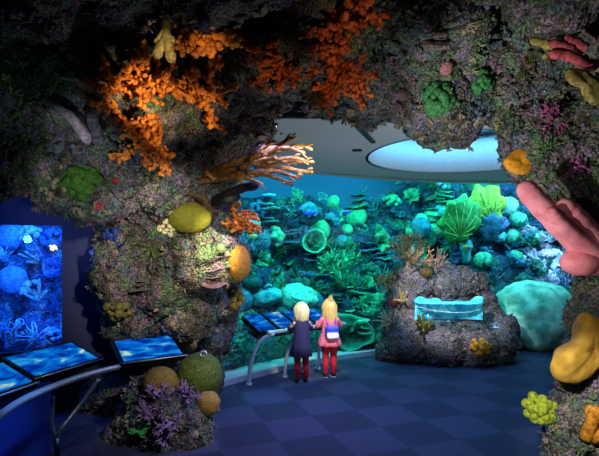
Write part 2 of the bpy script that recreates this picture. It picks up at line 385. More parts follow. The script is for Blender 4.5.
# templates for crust growth
def _templates():
    rs = np.random.RandomState(4); T = []
    for k in range(3):      # tufts of little branches
        g = G()
        for j in range(6):
            a = rs.rand()*6.28; s = .35+.5*rs.rand(); e = Vector((math.cos(a)*s, math.sin(a)*s, .7+.5*rs.rand()))
            g.tube([(0, 0, -.1), e*.5+Vector((0, 0, .1)), e], [.16, .13, .10], 4)
        T.append((g.arr(), g.f))
    for k in range(2):      # knob clusters
        g = G()
        for j in range(5): g.ball((rs.randn()*.35, rs.randn()*.35, .1+.25*rs.rand()), .25+.2*rs.rand(), 1)
        T.append((g.arr(), g.f))
    for k in range(2):      # ruffled plates
        g = G(); V = [(0, 0, 0)]; V2 = [(0, 0, -.12)]
        for j in range(10):
            a = j*.628; r = .7+.25*rs.rand(); V.append((math.cos(a)*r, math.sin(a)*r, .25+.2*(j % 2)))
            V2.append((math.cos(a)*r*.9, math.sin(a)*r*.9, .12+.2*(j % 2)))
        Fc = [(0, j+1, (j+1) % 10+1) for j in range(10)]+[(11, 11+(j+1) % 10+1, 11+j+1) for j in range(10)]+[(j+1, 11+j+1, 11+(j+1) % 10+1, (j+1) % 10+1) for j in range(10)]
        g.add(V+V2, Fc); T.append((g.arr(), g.f))
    return T
TPL = _templates()
def crust(o, n, smin, smax, seed, mats=None, box=None, bottom=None):
    me = o.data; rs = np.random.RandomState(seed); mats = mats or CR
    nf = len(me.polygons); ar = np.empty(nf); me.polygons.foreach_get('area', ar)
    ce = np.empty(nf*3); me.polygons.foreach_get('center', ce); ce = ce.reshape(-1, 3)
    no = np.empty(nf*3); me.polygons.foreach_get('normal', no); no = no.reshape(-1, 3)
    ok = ((np.array([0, 0, EYE])-ce)*no).sum(1) > -.3*np.linalg.norm(ce-np.array([0, 0, EYE]), axis=1)
    xs = ce[:, 0]/np.maximum(ce[:, 1], .1)*F+CX; ys = HY-(ce[:, 2]-EYE)/np.maximum(ce[:, 1], .1)*F
    ok &= (xs > -60) & (xs < 660) & (ys > -60) & (ys < 520)
    pr = ar*ok; ids = rs.choice(nf, n, p=pr/pr.sum())
    VV = []; FF = []; MI = []; N = 0
    # growth colour follows patches so neighbours match
    pn = fbm(ce[ids]*2.4+seed, 3, 5)+.16*rs.randn(n)
    for i, idx in enumerate(ids):
        T, Fc = TPL[rs.randint(len(TPL))]; s = smin+(smax-smin)*rs.rand()**2
        R = basis(no[idx]+rs.randn(3)*.25); a = rs.rand()*6.28; ca, sa = math.cos(a), math.sin(a)
        V = (T*s*np.array([1, 1, .6+.7*rs.rand()])) @ np.array([[ca, sa, 0], [-sa, ca, 0], [0, 0, 1]]) @ R.T+ce[idx]
        VV.append(V); FF += [tuple(k+N for k in f) for f in Fc]; MI += [int((pn[i]+1.3)/2.6*len(mats)) % len(mats)]*len(Fc); N += len(V)
    g = G(); g.v = VV; g.f = FF; g.mi = MI; g.n = N
    c = g.build('coral_crust', mats, o.parent or o); tag(c, kind='stuff'); return c

arch = empty('rock_archway', (-1.2, 5.0, 0), 'huge dark coral-covered rock archway framing the view of the aquarium', 'rock arch')
AL = Vector(arch.location)
def arch_part(name, blobs, seed, vox=.024, amp=1):
    o = rock(name, blobs, M_ROCK, vox, amp, seed); o.parent = arch; o.matrix_parent_inverse = Matrix.Translation(-AL)
    return o
# left pillar
B = []
for (xl, xr, y, d) in ((70, 262, 120, 5.0), (84, 250, 158, 5.3), (96, 226, 195, 5.45), (94, 234, 228, 5.6), (92, 240, 262, 5.8), (92, 234, 298, 6.0), (92, 222, 330, 6.1), (104, 208, 362, 6.1), (120, 200, 395, 6.0)):
    r = 30
    k = max(2, int((xr-xl-2*r)/24)+1)
    for i in range(k+1):
        f = i/k; x = xl+r+(xr-xl-2*r)*f; B.append(PB(x, y, d-(.38 if y < 280 else .15)*math.sin(math.pi*f), r))
        B.append(PB(x, y, d+.35, r))
B += [PB(175, 275, 5.3, 38), PB(200, 262, 5.15, 32), PB(130, 265, 5.25, 36), PB(140, 305, 5.5, 30), PB(190, 305, 5.45, 30), PB(165, 180, 4.95, 36)]
pillar = arch_part('rock_pillar', B, 3)
# lower mound before the pillar
B = [PB(178, 420, 4.65, 28), PB(184, 436, 4.62, 26), PB(190, 410, 4.8, 20), PB(150, 438, 4.7, 30), PB(172, 448, 4.6, 26), PB(132, 450, 4.75, 26), PB(156, 402, 4.9, 26), PB(185, 395, 4.95, 22), PB(200, 380, 5.1, 20), PB(140, 425, 5.0, 26), PB(112, 400, 5.6, 26), PB(100, 418, 5.6, 26), PB(90, 395, 5.8, 22)]  # far left blobs are added rock, hiding lit floor behind a dark mass
mound = arch_part('rock_mound', B, 9, .02, .6)
# overhang: from the left cave wall across the top
B = []
edge = [(262, 88, 4.7, 30), (240, 120, 4.9, 32), (292, 76, 4.6, 34), (318, 84, 4.5, 33), (345, 82, 4.45, 33), (372, 86, 4.4, 33), (400, 76, 4.35, 34), (425, 80, 4.3, 32), (444, 92, 4.25, 30), (466, 70, 4.2, 32), (492, 60, 4.15, 34), (515, 66, 4.1, 36)]
for x, y, d, r in edge:
    B += [PB(x, y, d, r), PB(x, y-14, d+.35, r)]
for x in range(-60, 660, 24):
    for y, d, r in ((60, 4.15, 26), (38, 3.95, 27), (14, 3.72, 28), (-10, 3.5, 30), (-40, 3.25, 40), (-90, 2.9, 50)):
        dd = d + .3*(vnoise(np.array([[x*.021, y*.03, 3.3]]))[0]) + .12*math.sin(x*.05+y) - (.35 if x < 120 else 0) - (.25 if x > 520 else 0)
        for hx, hy, hr, dz in ((498, 28, 46, .9), (100, 22, 60, .6), (282, 20, 34, .7), (388, 44, 22, .6), (215, 62, 30, .5), (30, 60, 40, .4), (160, 0, 50, .5), (560, 72, 22, .5)):
            q_ = math.hypot(x-hx, (y-hy)*1.1)/hr
            if q_ < 1.3: dd += dz*max(0, 1-q_/1.3)**.6
        B.append(PB(x, y, dd, r))
for x, y, d, r in ((-30, 90, 3.5, 44), (10, 95, 3.6, 42), (50, 95, 3.75, 40), (90, 92, 3.9, 38), (130, 95, 4.1, 36), (165, 95, 4.3, 36), (200, 92, 4.5, 34),
                   (-40, 140, 3.7, 42), (0, 140, 3.8, 42), (40, 140, 3.95, 42), (80, 140, 4.15, 40), (115, 145, 4.4, 38), (150, 140, 4.6, 36), (190, 135, 4.75, 34),
                   (-30, 152, 4.0, 26), (5, 158, 4.05, 26), (35, 168, 4.1, 26), (62, 180, 4.2, 27), (88, 194, 4.4, 24), (100, 190, 4.6, 28)):
    B.append(PB(x, y, d, r))
over = arch_part('rock_overhang', B, 5, .026)
# right side
B = []
for (xl, y, d) in ((488, 60, 4.0), (500, 95, 3.95), (506, 125, 3.9), (512, 150, 3.85), (528, 180, 3.8), (545, 205, 3.75), (562, 232, 3.7), (578, 262, 3.7), (584, 292, 3.7), (580, 322, 3.65), (576, 352, 3.6), (570, 385, 3.55), (566, 418, 3.5), (560, 450, 3.5), (555, 485, 3.5)):
    r = 30
    for k in range(5):
        B.append(PB(xl+r+k*30, y, d-.13*k, r+2)); 
        if k < 2: B.append(PB(xl+r+6+k*30, y, d+.3, r))
right = arch_part('rock_pillar', B, 11, .022, .75)
crust(pillar, 2400, .015, .06, 1); crust(mound, 800, .018, .05, 2, [CR[i] for i in (0, 1, 1, 3, 0, 4)]); crust(over, 4200, .018, .075, 3); crust(right, 3000, .012, .045, 4)
for c in arch.children:
    if c.name.startswith('coral_crust'): c.matrix_parent_inverse = Matrix.Translation(-AL)

# island
B = [PB(x, y, d, r) for x, y, d, r in ((410, 340, 7.9, 24), (440, 344, 7.75, 24), (470, 344, 7.8, 24), (494, 342, 7.95, 21), (400, 318, 8.05, 16), (402, 296, 8.1, 18), (412, 282, 8.1, 20), (440, 282, 8.25, 20), (462, 286, 8.3, 19), (430, 300, 8.35, 20), (460, 302, 8.35, 20),
     (475, 300, 8.4, 16), (476, 285, 8.4, 13), (482, 300, 8.4, 12), (398, 330, 7.9, 15), (502, 342, 7.85, 14), (500, 332, 8.1, 16), (400, 345, 8.0, 20), (440, 345, 8.3, 30), (480, 345, 8.3, 30), (410, 330, 8.3, 28), (486, 318, 8.35, 16), (420, 332, 7.9, 17), (440, 334, 7.85, 16), (465, 334, 7.85, 16), (482, 336, 7.9, 16))]
for k in range(9): B.append((Vector((1.55+.22*k, 8.0+.04*k, .12)), .22))
isle = rock('rock_island', B, M_ISLE, .03, .45, 21)
tag(isle, 'grey rock island with a lit water basin, on the floor before the aquarium', 'rock')
BV_I = bvh_of(isle.data)
crust(isle, 950, .018, .05, 6, [CR[i] for i in (0, 1, 3, 0, 4, 6)])

# reef rock behind the glass
def reef():
    c = offset(WC, .42); t = np.linspace(0, 1, 520); idx = t*(len(c)-1); i0 = np.minimum(idx.astype(int), len(c)-2); f = idx-i0
    cp = np.array([p[:] for p in c]); a = cp[i0]*(1-f)[:, None]+cp[i0+1]*f[:, None]
    tn = cp[i0+1]-cp[i0]; tn /= np.linalg.norm(tn, axis=1)[:, None]; nn = np.stack([-tn[:, 1], tn[:, 0], 0*tn[:, 0]], 1)
    nv = 240; V = []; 
    prof = [(0, 0), (.02, .35), (.25, .5), (.35, .9), (.7, 1.05), (.85, 1.5), (1.15, 1.7), (1.3, 2.3), (1.5, 2.5), (1.6, 3.3)]
    pr = spline([(x, z, 0) for x, z in prof], 12); L = np.array([(q.x, q.y) for q in pr]); u = np.linspace(0, len(L)-1, nv); j0 = np.minimum(u.astype(int), len(L)-2); g_ = u-j0
    pf = L[j0]*(1-g_)[:, None]+L[j0+1]*g_[:, None]
    P_ = a[:, None, :]+nn[:, None, :]*pf[None, :, 0:1]+np.array([0, 0, 1])*pf[None, :, 1:2]
    V = P_.reshape(-1, 3); V[:, 2] *= .88+.14*np.clip((V[:, 0]-.9)/1.2, 0, 1)
    big = fbm(V*np.array([.9, .9, 1.1]), 3, 40); V = V+np.repeat(nn, nv, 0)*(np.clip(big*.45, -.45, .5)*np.minimum(1, V[:, 2]/.8+.15))[:, None]
    Fc = [(i*nv+j, (i+1)*nv+j, (i+1)*nv+j+1, i*nv+j+1) for i in range(len(t)-1) for j in range(nv-1)]
    me = bpy.data.meshes.new('reef_rock'); me.from_pydata(V.tolist(), [], Fc); me.update()
    knobble(me, 1, 1, 33, ((3.2, .16, 'w'), (7., .075, 'w'), (15., .03, 'w')))
    # keep behind the glass
    me.materials.append(M_REEF); me.polygons.foreach_set('use_smooth', [True]*len(me.polygons))
    o = bpy.data.objects.new('reef_rock', me); COL.objects.link(o); return o
reefo = reef(); tag(reefo, 'long rugged green reef rock rising behind the curved aquarium glass', 'reef rock')
BV_T = bvh_of(reefo.data)
def allbv(parts):
    V = []; Fc = []; n = 0
    for o in parts:
        V += [v.co.copy() for v in o.data.vertices]; Fc += [tuple(i+n for i in p.vertices) for p in o.data.polygons]; n = len(V)
    return BVHTree.FromPolygons(V, Fc)
BV_A = allbv([pillar, mound, over, right])
def hit(bv, x, y):
    o = Vector((0, 0, EYE)); d = (P(x, y, 1)-o).normalized()
    h, n, _, _ = bv.ray_cast(o, d)
    if h is None:
        return None, None
    if n.dot(d) > 0: n = -n
    return h, n

# ------------------------------------------------------------------ coral builders: give parts as (name, G) in local coordinates growing along n
def R3(rs): return Vector(rs.randn(3).tolist())
def bushy(S, n, rs, limbs=4, levels=3, knob=.8, droop=0):
    n = Vector(n).normalized(); out = []
    def br(g, p, d, l, r, lv):
        q1 = p+d*l*.5+R3(rs)*l*.06; q2 = q1+(d+R3(rs)*.25).normalized()*l*.5
        g.tube([p, q1, q2], [r, r*.85, r*.7], 6)
        for j in range(4+lv):
            c = p.lerp(q2, .25+.75*rs.rand())+R3(rs)*r*1.0
            rr = S*.034*knob*(.7+.7*rs.rand()); g.ball(c, rr, 1)
        if lv > 0:
            for j in range(3):
                nd = (d+R3(rs)*.6+Vector((0, 0, -droop*.3))).normalized(); br(g, p.lerp(q2, .5+.25*j), nd, l*.66, r*.7, lv-1)
        else:
            for j in range(3): g.ball(q2+R3(rs)*S*.02, S*.036*knob*(.8+.5*rs.rand()), 1)
    for k in range(limbs):
        g = G(); d = (n+R3(rs)*.5+Vector((0, 0, -droop))).normalized(); br(g, Vector((0, 0, 0)), d, S*.42, S*.045, levels-1); out.append(('branch', g))
    return out
def fingers(S, n, rs, k=5, rad=.08, spread=.5, fork=.0, droop=0, bend=.2, tip=.75, seg=9, lump=.12):
    n = Vector(n).normalized(); out = []; B = basis(n)
    for i in range(k):
        a = 2*math.pi*i/k+rs.rand()*.6; s = spread*(.5+.6*rs.rand()) if k > 1 else 0
        side = Vector((B @ np.array([math.cos(a), math.sin(a), 0])).tolist())
        d = (n+side*s).normalized(); L = S*(.75+.35*rs.rand()); g = G(); pts = []; rr = []
        q = side*S*rad*.8; bd = (R3(rs)*bend+Vector((0, 0, -droop)))
        for j in range(8):
            t = j/7; pts.append(q.copy()); rr.append(S*rad*(1-(1-tip)*t)*(1+lump*rs.randn()))
            d = (d+bd*.12).normalized(); q = q+d*L/7
        g.tube(pts, rr, seg)
        if rs.rand() < fork:
            m_ = pts[4]; d2 = (d+R3(rs)*.7).normalized(); g.tube([m_, m_+d2*L*.22, m_+(d2+n*.3).normalized()*L*.42], [rr[4]*.9, rr[4]*.85, rr[4]*.7], seg)
        out.append(('finger', g))
    return out
def gball(S, n, rs, sq=(1, 1, .8), lump=.06, lv=4, fr=3):
    g = G(); V, Fc = ICO[lv]; d = fbm(V*fr+rs.rand()*50, 3, 3)
    V = V*(1+lump*d)[:, None]*np.array(sq)*S/2; V = V+np.array([0, 0, S*sq[2]*.3]); g.add(V @ basis(n).T, Fc); return [('body', g)]
def knobs(S, n, rs, k=22):
    g = G(); B = basis(n); out = []
    for i in range(k):
        a = rs.rand()*6.28; r = math.sqrt(rs.rand())*.42; c = np.array([math.cos(a)*r, math.sin(a)*r, .15+.3*(1-(r/.42)**2)])*S
        g.ball(B @ c, S*(.09+.07*rs.rand()), 2)
    return [('body', g)]
def cup(S, n, rs, open_=.5, th=.06, wav=.08, h=1.0, tilt=None, foot=.25):
    """vase, barrel or shelf sponge with a hollow mouth"""
    g = G(); prof = []; N = 40
    for j in range(10):
        t = j/9; prof.append((foot*S+(open_-foot)*S*(t**.6), t*h*S))
    prof.append(((open_-th*.5)*S, h*S*1.03)); 
    for j in range(8):
        t = 1-j/7*.8; prof.append((max(.01, foot*S+(open_-foot)*S*(t**.6)-th*S), t*h*S))
    V = []; ph = rs.rand(4)*6.28
    for r, z in prof:
        for k in range(N):
            a = 6.2832*k/N; ww = 1+wav*(math.sin(3*a+ph[0])+.6*math.sin(5*a+ph[1])+.3*math.sin(9*a+ph[2]))*(z/(h*S+1e-6))
            V.append((math.cos(a)*r*ww, math.sin(a)*r*ww, z*(1+.5*wav*math.sin(2*a+ph[3]))))
    m_ = len(prof); Fc = [(i*N+k, i*N+(k+1) % N, (i+1)*N+(k+1) % N, (i+1)*N+k) for i in range(m_-1) for k in range(N)]
    Fc += [tuple(reversed(range(N))), tuple((m_-1)*N+k for k in range(N))]
    V = np.array(V); V = V*(1+.02*fbm(V/S*9+3, 2, 8))[:, None]
    g.add(V @ basis(n).T, Fc); return [('body', g)]
def plates(S, n, rs, k=3, up=(0, 0, 1)):
    """stacked shelf coral: rounded thick plates growing out from the rock"""
    out = []; n = Vector(n).normalized(); up = Vector(up)
    for i in range(k):
        g = G(); r = S*.5*(1-.15*i)*(.8+.3*rs.rand()); N = 26; c = up*(S*.26*i-S*.1)+n*r*.5+R3(rs)*S*.05; V = []
        ph = rs.rand(3)*6.28; nn = (up+R3(rs)*.12+n*.15).normalized(); Bs = basis(nn)
        rings = [(0, -.06), (.6, -.02), (.95, .03), (1, .07), (.93, .1), (.55, .07), (0.0, .05)]
        for rr, z in rings:
            for j in range(N):
                a = 6.2832*j/N; w_ = 1+.08*math.sin(3*a+ph[0])+.06*math.sin(7*a+ph[1])
                V.append(((rr+.001)*r*w_*math.cos(a), (rr+.001)*r*w_*math.sin(a), z*r*1.3+.05*r*rr*math.sin(4*a+ph[2])))
        Fc = [(q*N+j, q*N+(j+1) % N, (q+1)*N+(j+1) % N, (q+1)*N+j) for q in range(len(rings)-1) for j in range(N)]
        g.add(np.array(V) @ Bs.T+np.array(c), Fc); out.append(('plate', g))
    return out
def fan(S, n, rs, up=None, dens=3, th=1.0, wide=1.2):
    """flat branching sea fan; grows along up, faces along n"""
    up = Vector(up or (0, 0, 1)).normalized(); n = Vector(n).normalized(); side = up.cross(n).normalized(); g = G()
    def br(p, a, l, r, lv):
        d = (up*math.cos(a)+side*math.sin(a)).normalized(); q = p+d*l+n*(rs.randn()*l*.08); g.tube([p, p.lerp(q, .5)+side*rs.randn()*l*.04, q], [r, r*.85, r*.7], 5)
        if lv > 0:
            for s in (-1, 0, 1) if rs.rand() < .6 else (-1, 1): br(p.lerp(q, 1 if s == 0 else .75), a+s*(.3+.25*rs.rand()), l*.72, r*.72, lv-1)
    for k in range(dens): br(Vector((0, 0, 0)), (k-(dens-1)/2)*.55*wide, S*.3, S*.022*th, 4)
    return [('fan', g)]
def leaf_fan(S, n, rs, up=None, lobes=7):
    """solid lobed fan with raised veins"""
    up = Vector(up or (0, 0, 1)).normalized(); n = Vector(n).normalized(); side = up.cross(n).normalized(); N = 60
    n = side.cross(up).normalized(); out = []; g = G(); V = []; rr = []
    for k in range(N):
        a = 6.2832*k/N; rr.append(S*.5*(1+.10*math.cos(lobes*a)+.04*math.sin(13*a)))
    rings = [(0, .03), (.4, .035), (.8, .03), (1, 0), (.8, -.03), (0, -.03)]
    for f, z in rings:
        for k in range(N):
            a = 6.2832*k/N; p = up*(S*.45+math.cos(a)*rr[k]*(f+.001))+side*(math.sin(a)*rr[k]*(f+.001)*.95)+n*(z*S+S*.04*math.sin(3*a+f*4)*f); V.append(p[:])
    g.add(V, [(q*N+j, q*N+(j+1) % N, (q+1)*N+(j+1) % N, (q+1)*N+j) for q in range(len(rings)-1) for j in range(N)]); out.append(('blade', g))
    g = G()
    for k in range(9):
        a = (k-4)*.55; d = up*math.cos(a)+side*math.sin(a); p0 = up*S*.1; p1 = up*S*.42+d*S*.4+n*S*.04
        g.tube([p0+n*S*.03, p0.lerp(p1, .5)+n*S*.05, p1], [S*.016, S*.013, S*.008], 5)
    out.append(('vein', g)); return out
def tuft(S, n, rs, k=24, rad=.018, spread=.9, curl=.5, seg=5):
    n = Vector(n).normalized(); g = G()
    for i in range(k):
        d = (n+R3(rs)*spread*.6).normalized(); L = S*(.6+.5*rs.rand()); q = R3(rs)*S*.05; pts = []; c = R3(rs)*curl
        for j in range(6): pts.append(q.copy()); d = (d+c*.2+Vector((0, 0, .03))).normalized(); q = q+d*L/6
        g.tube(pts, [S*rad*(1-.09*j) for j in range(6)], seg)
    return [('branches', g)]
def bush(S, n, rs, k=9, lv=3, rad=.03):
    """upright branching staghorn or gorgonian"""
    g = G(); n = Vector(n).normalized()
    def br(p, d, l, r, L_):
        q = p+d*l; g.tube([p, p.lerp(q, .5)+R3(rs)*l*.06, q], [r, r*.9, r*.75], 6)
        if L_ > 0:
            for j in range(2+(rs.rand() < .4)): br(q, (d+R3(rs)*.45+n*.15).normalized(), l*.78, r*.75, L_-1)
    for i in range(k): br(R3(rs)*S*.04, (n+R3(rs)*.45).normalized(), S*.34, S*rad, lv-1)
    return [('branches', g)]
def lettuce(S, n, rs, k=9):
    g = G(); B = basis(n)
    for i in range(k):
        a = rs.rand()*6.28; d = np.array([math.cos(a), math.sin(a), 0]); t = np.array([-d[1], d[0], 0]); c = d*S*.12*rs.rand(); V = []; N = 9
        for side in (0, 1):
            for j in range(N):
                s = (j/(N-1)-.5)*2; w_ = .3+.08*rs.rand()
                for hh in (0, .5, 1):
                    bend = d*(hh**1.5*.28+.06*math.sin(s*5+i)*hh+.02*side)*S
                    V.append(c+t*s*S*w_*(.35+.65*hh)+bend+np.array([0, 0, (hh*(.42-.14*s*s))*S]))
        Fc = []
        for j in range(N-1):
            for h_ in range(2): a0 = j*3+h_; Fc += [(a0, a0+3, a0+4, a0+1), (a0+27, a0+28, a0+31, a0+30)]
            Fc.append((j*3+2, j*3+5, j*3+32, j*3+29))
        g.add(np.array(V) @ B.T, Fc)
    return [('leaves', g)]
KINDS = dict(bushy=bushy, fingers=fingers, ball=gball, knobs=knobs, cup=cup, plates=plates, fan=fan, leaf=leaf_fan, tuft=tuft, bush=bush, lettuce=lettuce)
CATN = dict(bushy=('soft_coral', 'coral'), fingers=('finger_sponge', 'sponge'), ball=('brain_coral', 'coral'), knobs=('knob_coral', 'coral'), cup=('vase_sponge', 'sponge'), plates=('plate_coral', 'coral'), fan=('sea_fan', 'sea fan'), leaf=('sea_fan', 'sea fan'), tuft=('tentacle_coral', 'coral'), bush=('branching_coral', 'coral'), lettuce=('lettuce_coral', 'coral'))
def coral(kind, bv, x, y, spx, mat, label, dir_=None, seed=0, name=None, cat=None, group=None, sink=.1, lift=0, depth=None, split=False, mat2=None, **kw):
    rs = np.random.RandomState(seed+int(x*7+y*13))
    if depth is None:
        h, n = hit(bv, x, y)
        if h is None: return None
    else: h, n = P(x, y, depth), Vector((0, -1, 0))
    S = spx*h.y/F; g_dir = Vector(dir_) if dir_ is not None else (n+Vector((0, 0, .35))).normalized()
    if kind in ('fan', 'leaf'):
        parts = KINDS[kind](S, (n+Vector((0, -1.2, 0))).normalized(), rs, up=g_dir, **kw)
    elif kind == 'plates': parts = plates(S, (n+Vector((0, -.6, 0))), rs, **kw)
    else: parts = KINDS[kind](S, g_dir, rs, **kw)
    loc = h-n*S*sink+(Vector((0, 0, EYE))-h).normalized()*lift
    nm, ct = CATN[kind]; nm = name or nm; ct = cat or ct
    mats = [mat, mat2 or mat]
    if len(parts) == 1:
        o = parts[0][1].build(nm, mat, loc=loc)
    elif not split and kind not in ('leaf',):
        g = G()
        for _, q in parts: g.v += q.v; g.f += [tuple(i+g.n for i in f) for f in q.f]; g.n += q.n
        g.mi = [0]*len(g.f); o = g.build(nm, mat, loc=loc)
    else:
        o = empty(nm, loc, None, None)
        for pn, q in parts: q.build(pn, mats[1] if pn in ('vein',) else mat, o)
    tag(o, label, ct, group); return o

def pillow(name, mat, out, d, th, label, cat, tilt=0):
    c0 = P(sum(p[0] for p in out)/len(out), sum(p[1] for p in out)/len(out), d); pts = spline([(P(x, y, d)+Vector((0, tilt*(x-out[0][0])/F, 0))-c0)[:] for x, y in out+[out[0]]], 6)[:-1]; N = len(pts); g = G(); V = []
    rings = [(0, -1), (.35, -.96), (.62, -.82), (.82, -.58), (.95, -.28), (1, 0), (.95, .28), (.82, .58), (.62, .82), (.35, .96), (0, 1)]
    for f, z in rings:
        for p in pts: V.append((p.x*(f+.002), p.y*(f+.002)+z*th, p.z*(f+.002)))
    V = np.array(V); V *= (1+.025*fbm(V*6, 3, 2))[:, None]; V[:, 1] += .02*fbm(V*8+4, 3, 5)
    g.add(V, [(i*N+k, (i+1)*N+k, (i+1)*N+(k+1) % N, i*N+(k+1) % N) for i in range(len(rings)-1) for k in range(N)])
    return tag(g.build(name, mat, loc=c0), label, cat)

def curves(name, cat, label, mat, d0, brs, part='branch', knob=0):
    b0 = P(*brs[0][0][0][:2], d0); o = empty(name, b0, label, cat); rs = np.random.RandomState(len(label))
    for pts, r0, r1 in brs:
        pp = [P(p[0], p[1], d0+(p[2] if len(p) > 2 else 0))-b0 for p in pts]; sp = spline([v[:] for v in pp], 6); g = G()
        g.tube(sp, np.linspace(r0, r1, len(sp))*(1+.07*np.sin(np.arange(len(sp))*1.3)), 12)
        if knob:
            for i in range(int(len(sp)*7)):
                c = sp[rs.randint(len(sp))]+R3(rs)*r0*1.1; g.ball(c, knob*(.6+.7*rs.rand()), 1)
        g.build(part, mat, o)
    return o

# ------------------------------------------------------------------ foreground corals on the arch
OR = coralmat('#e08c34', '#984a16', 13, .6); OR2 = coralmat('#cc6428', '#7c3014', 13, .6)
TAN = coralmat('#c09458', '#74522c', 30, .6); YEL = coralmat('#b89038', '#967020', 14, .5); OLI = coralmat('#7c7c20', '#505012', 70, .7, pattern='maze')
GRN = coralmat('#4f8028', '#1f3c10', 55, .9, pattern='maze'); PINK = coralmat('#e08c98', '#c06878', 10, .4); DKG = coralmat('#3a4444', '#181c20', 40, .5)
A = BV_A
def away(x, y, z): return (x, y, z)
coral('bushy', A, 132, 94, 80, OR, 'bright orange bushy soft coral hanging left of the yellow finger sponge', (-.1, -.7, .1), 1, split=True, limbs=7, droop=.1)
coral('bushy', A, 200, 110, 80, OR, 'bright orange bushy soft coral spreading above the tan finger corals', (.1, -.8, .3), 2, split=True, limbs=7)
coral('bushy', A, 166, 118, 78, OR, 'orange soft coral drooping in a narrow tail above the grey pillar', (-.15, -.5, -.7), 3, split=True, limbs=4, droop=.5)
curves('finger_sponge', 'sponge', 'pale yellow forked finger sponge hanging beside a thin orange branch', coralmat('#d8c078', '#9a8040', 40, .3), 3.45, [([(165, 22, .1), (166, 34), (169, 48), (171, 58)], .03, .04), ([(166, 38), (161, 46), (157, 54)], .03, .038), ([(166, 34), (174, 40), (180, 44)], .026, .022), ([(165, 30), (159, 38), (156, 41)], .022, .018)], 'finger')
curves('soft_coral', 'coral', 'thin orange soft coral branch pointing right beside the pale yellow sponge', OR, 3.45, [([(178, 40, .1), (195, 42), (215, 42), (238, 38)], .03, .015), ([(182, 45), (196, 48), (214, 46)], .026, .014)], 'branch', .024)
coral('bushy', A, 284, 64, 62, OR2, 'dim red-orange soft coral slanting over the middle of the arch', (-.7, -.5, -.35), 6, split=True, limbs=5)
coral('bushy', A, 330, 14, 84, OR2, 'orange soft coral at the top edge, lying to the right', (1.0, -.5, -.05), 7, split=True, limbs=4, levels=3, knob=.9)
coral('bushy', A, 338, 48, 80, OR2, 'red-orange soft coral hanging in knobbly arms below the topmost one', (-.05, -.7, -.8), 8, split=True, limbs=6)
coral('fingers', A, 317, 90, 26, TAN, 'small tan finger sponge hanging under the red-orange soft coral', (.05, -.3, -1), 9, k=4, rad=.1, spread=.35)
coral('fingers', A, 402, 2, 24, coralmat('#98a060', '#4f5a28', 40, .3), 'small pale green finger sponge hanging from the top edge', (.1, -.5, -1), 10, k=4, rad=.1, spread=.5)
for lb, brs in (('uppermost tan finger coral reaching right over the glass, tips fanned upward', ([(196, 176), (225, 166), (252, 156), (276, 146), (296, 137)], [(245, 163), (275, 152), (300, 146), (312, 150)], [(262, 156), (285, 148), (304, 153)], [(250, 160), (265, 147), (274, 141)], [(268, 153), (283, 143), (291, 137)])),
                ('middle tan finger coral with long level tips reaching right', ([(192, 178), (232, 170), (262, 162), (290, 161), (313, 162)], [(255, 166), (280, 167), (300, 171), (312, 172)], [(268, 163), (290, 158), (304, 160)], [(240, 168), (262, 160), (276, 157)])),
                ('lowest tan finger coral, its tips bending down toward the glass', ([(196, 182), (228, 177), (258, 174), (280, 179), (292, 185)], [(246, 173), (275, 171), (292, 176), (300, 178)], [(222, 179), (245, 178), (262, 184)], [(215, 180), (203, 170), (192, 167)]))):
    d0 = 4.75; b0 = P(*brs[0][0], d0); o = empty('finger_coral', b0, lb, 'coral')
    for q, br_ in enumerate(brs):
        pp = [P(x, y, d0-.004*(x-205)*(1+.25*q)*.5+(.3 if n_ == 0 and q == 0 else 0))-b0 for n_, (x, y) in enumerate(br_)]; sp = spline([v[:] for v in pp], 5); g = G()
        rr = np.linspace(.034 if q == 0 else .027, .014, len(sp))*(1+.12*np.sin(np.arange(len(sp))*1.9+q)); g.tube(sp, rr, 9); 
        for k in range(3, len(sp)-1, 3): dd = (sp[k]-sp[k-1]).normalized(); g.tube([sp[k], sp[k]+dd*.03+Vector((0, -.01, .028*(-1)**k)), sp[k]+dd*.06+Vector((0, -.015, .034*(-1)**k))], [.013, .011, .007], 6)
        g.build('branch', TAN, o)
curves('finger_sponge', 'sponge', 'black finger sponge sticking out right from the pillar over the blue glass', coralmat('#14161a', '#08090c', 40, .4), 4.7, [([(216, 200, .3), (228, 194), (243, 188), (255, 186)], .05, .045), ([(216, 202, .3), (227, 200), (237, 197)], .05, .04)], 'finger')
coral('bushy', A, 236, 222, 32, OR, 'small orange-pink soft coral on the pillar edge against the blue glass', (.8, -.5, .3), 21, limbs=5, knob=1.3, split=True)
coral('ball', A, 190, 219, 42, OLI, 'yellow-olive rounded coral lit on the upper pillar', (.1, -1, -.1), 22, sq=(1.0, .72, .62), sink=-.05)
coral('cup', A, 184, 216, 50, coralmat('#4a3c20', '#2a2010', 30, .4), 'dark brown bowl sponge behind the yellow-olive rounded coral', (.3, -.7, -.5), 23, open_=.56, h=.3, sink=.3, th=.14)
coral('ball', A, 238, 263, 40, coralmat('#a8741c', '#6a4410', 60, .6), 'brown disc coral bulging from the right edge of the pillar', (1, -.3, 0), 24, sq=(1.0, .9, .45))
coral('knobs', A, 233, 298, 24, coralmat('#8a7a2c', '#4a3c10', 50, .6), 'small olive knob coral low on the right edge of the pillar', (1, -.4, 0), 25)
coral('knobs', A, 86, 184, 42, GRN, 'bright green cushion coral above the blue window', (0, -1, .1), 26, k=40)
curves('finger_sponge', 'sponge', 'pale grey curved tube sponge lying diagonally in the dark upper left', coralmat('#b8acb4', '#746a74', 40, .3), 3.3, [([(42, 100, .1), (58, 108), (72, 118), (86, 138)], .02, .042), ([(62, 78, .1), (76, 80), (90, 88), (102, 99)], .016, .012)], 'tube')
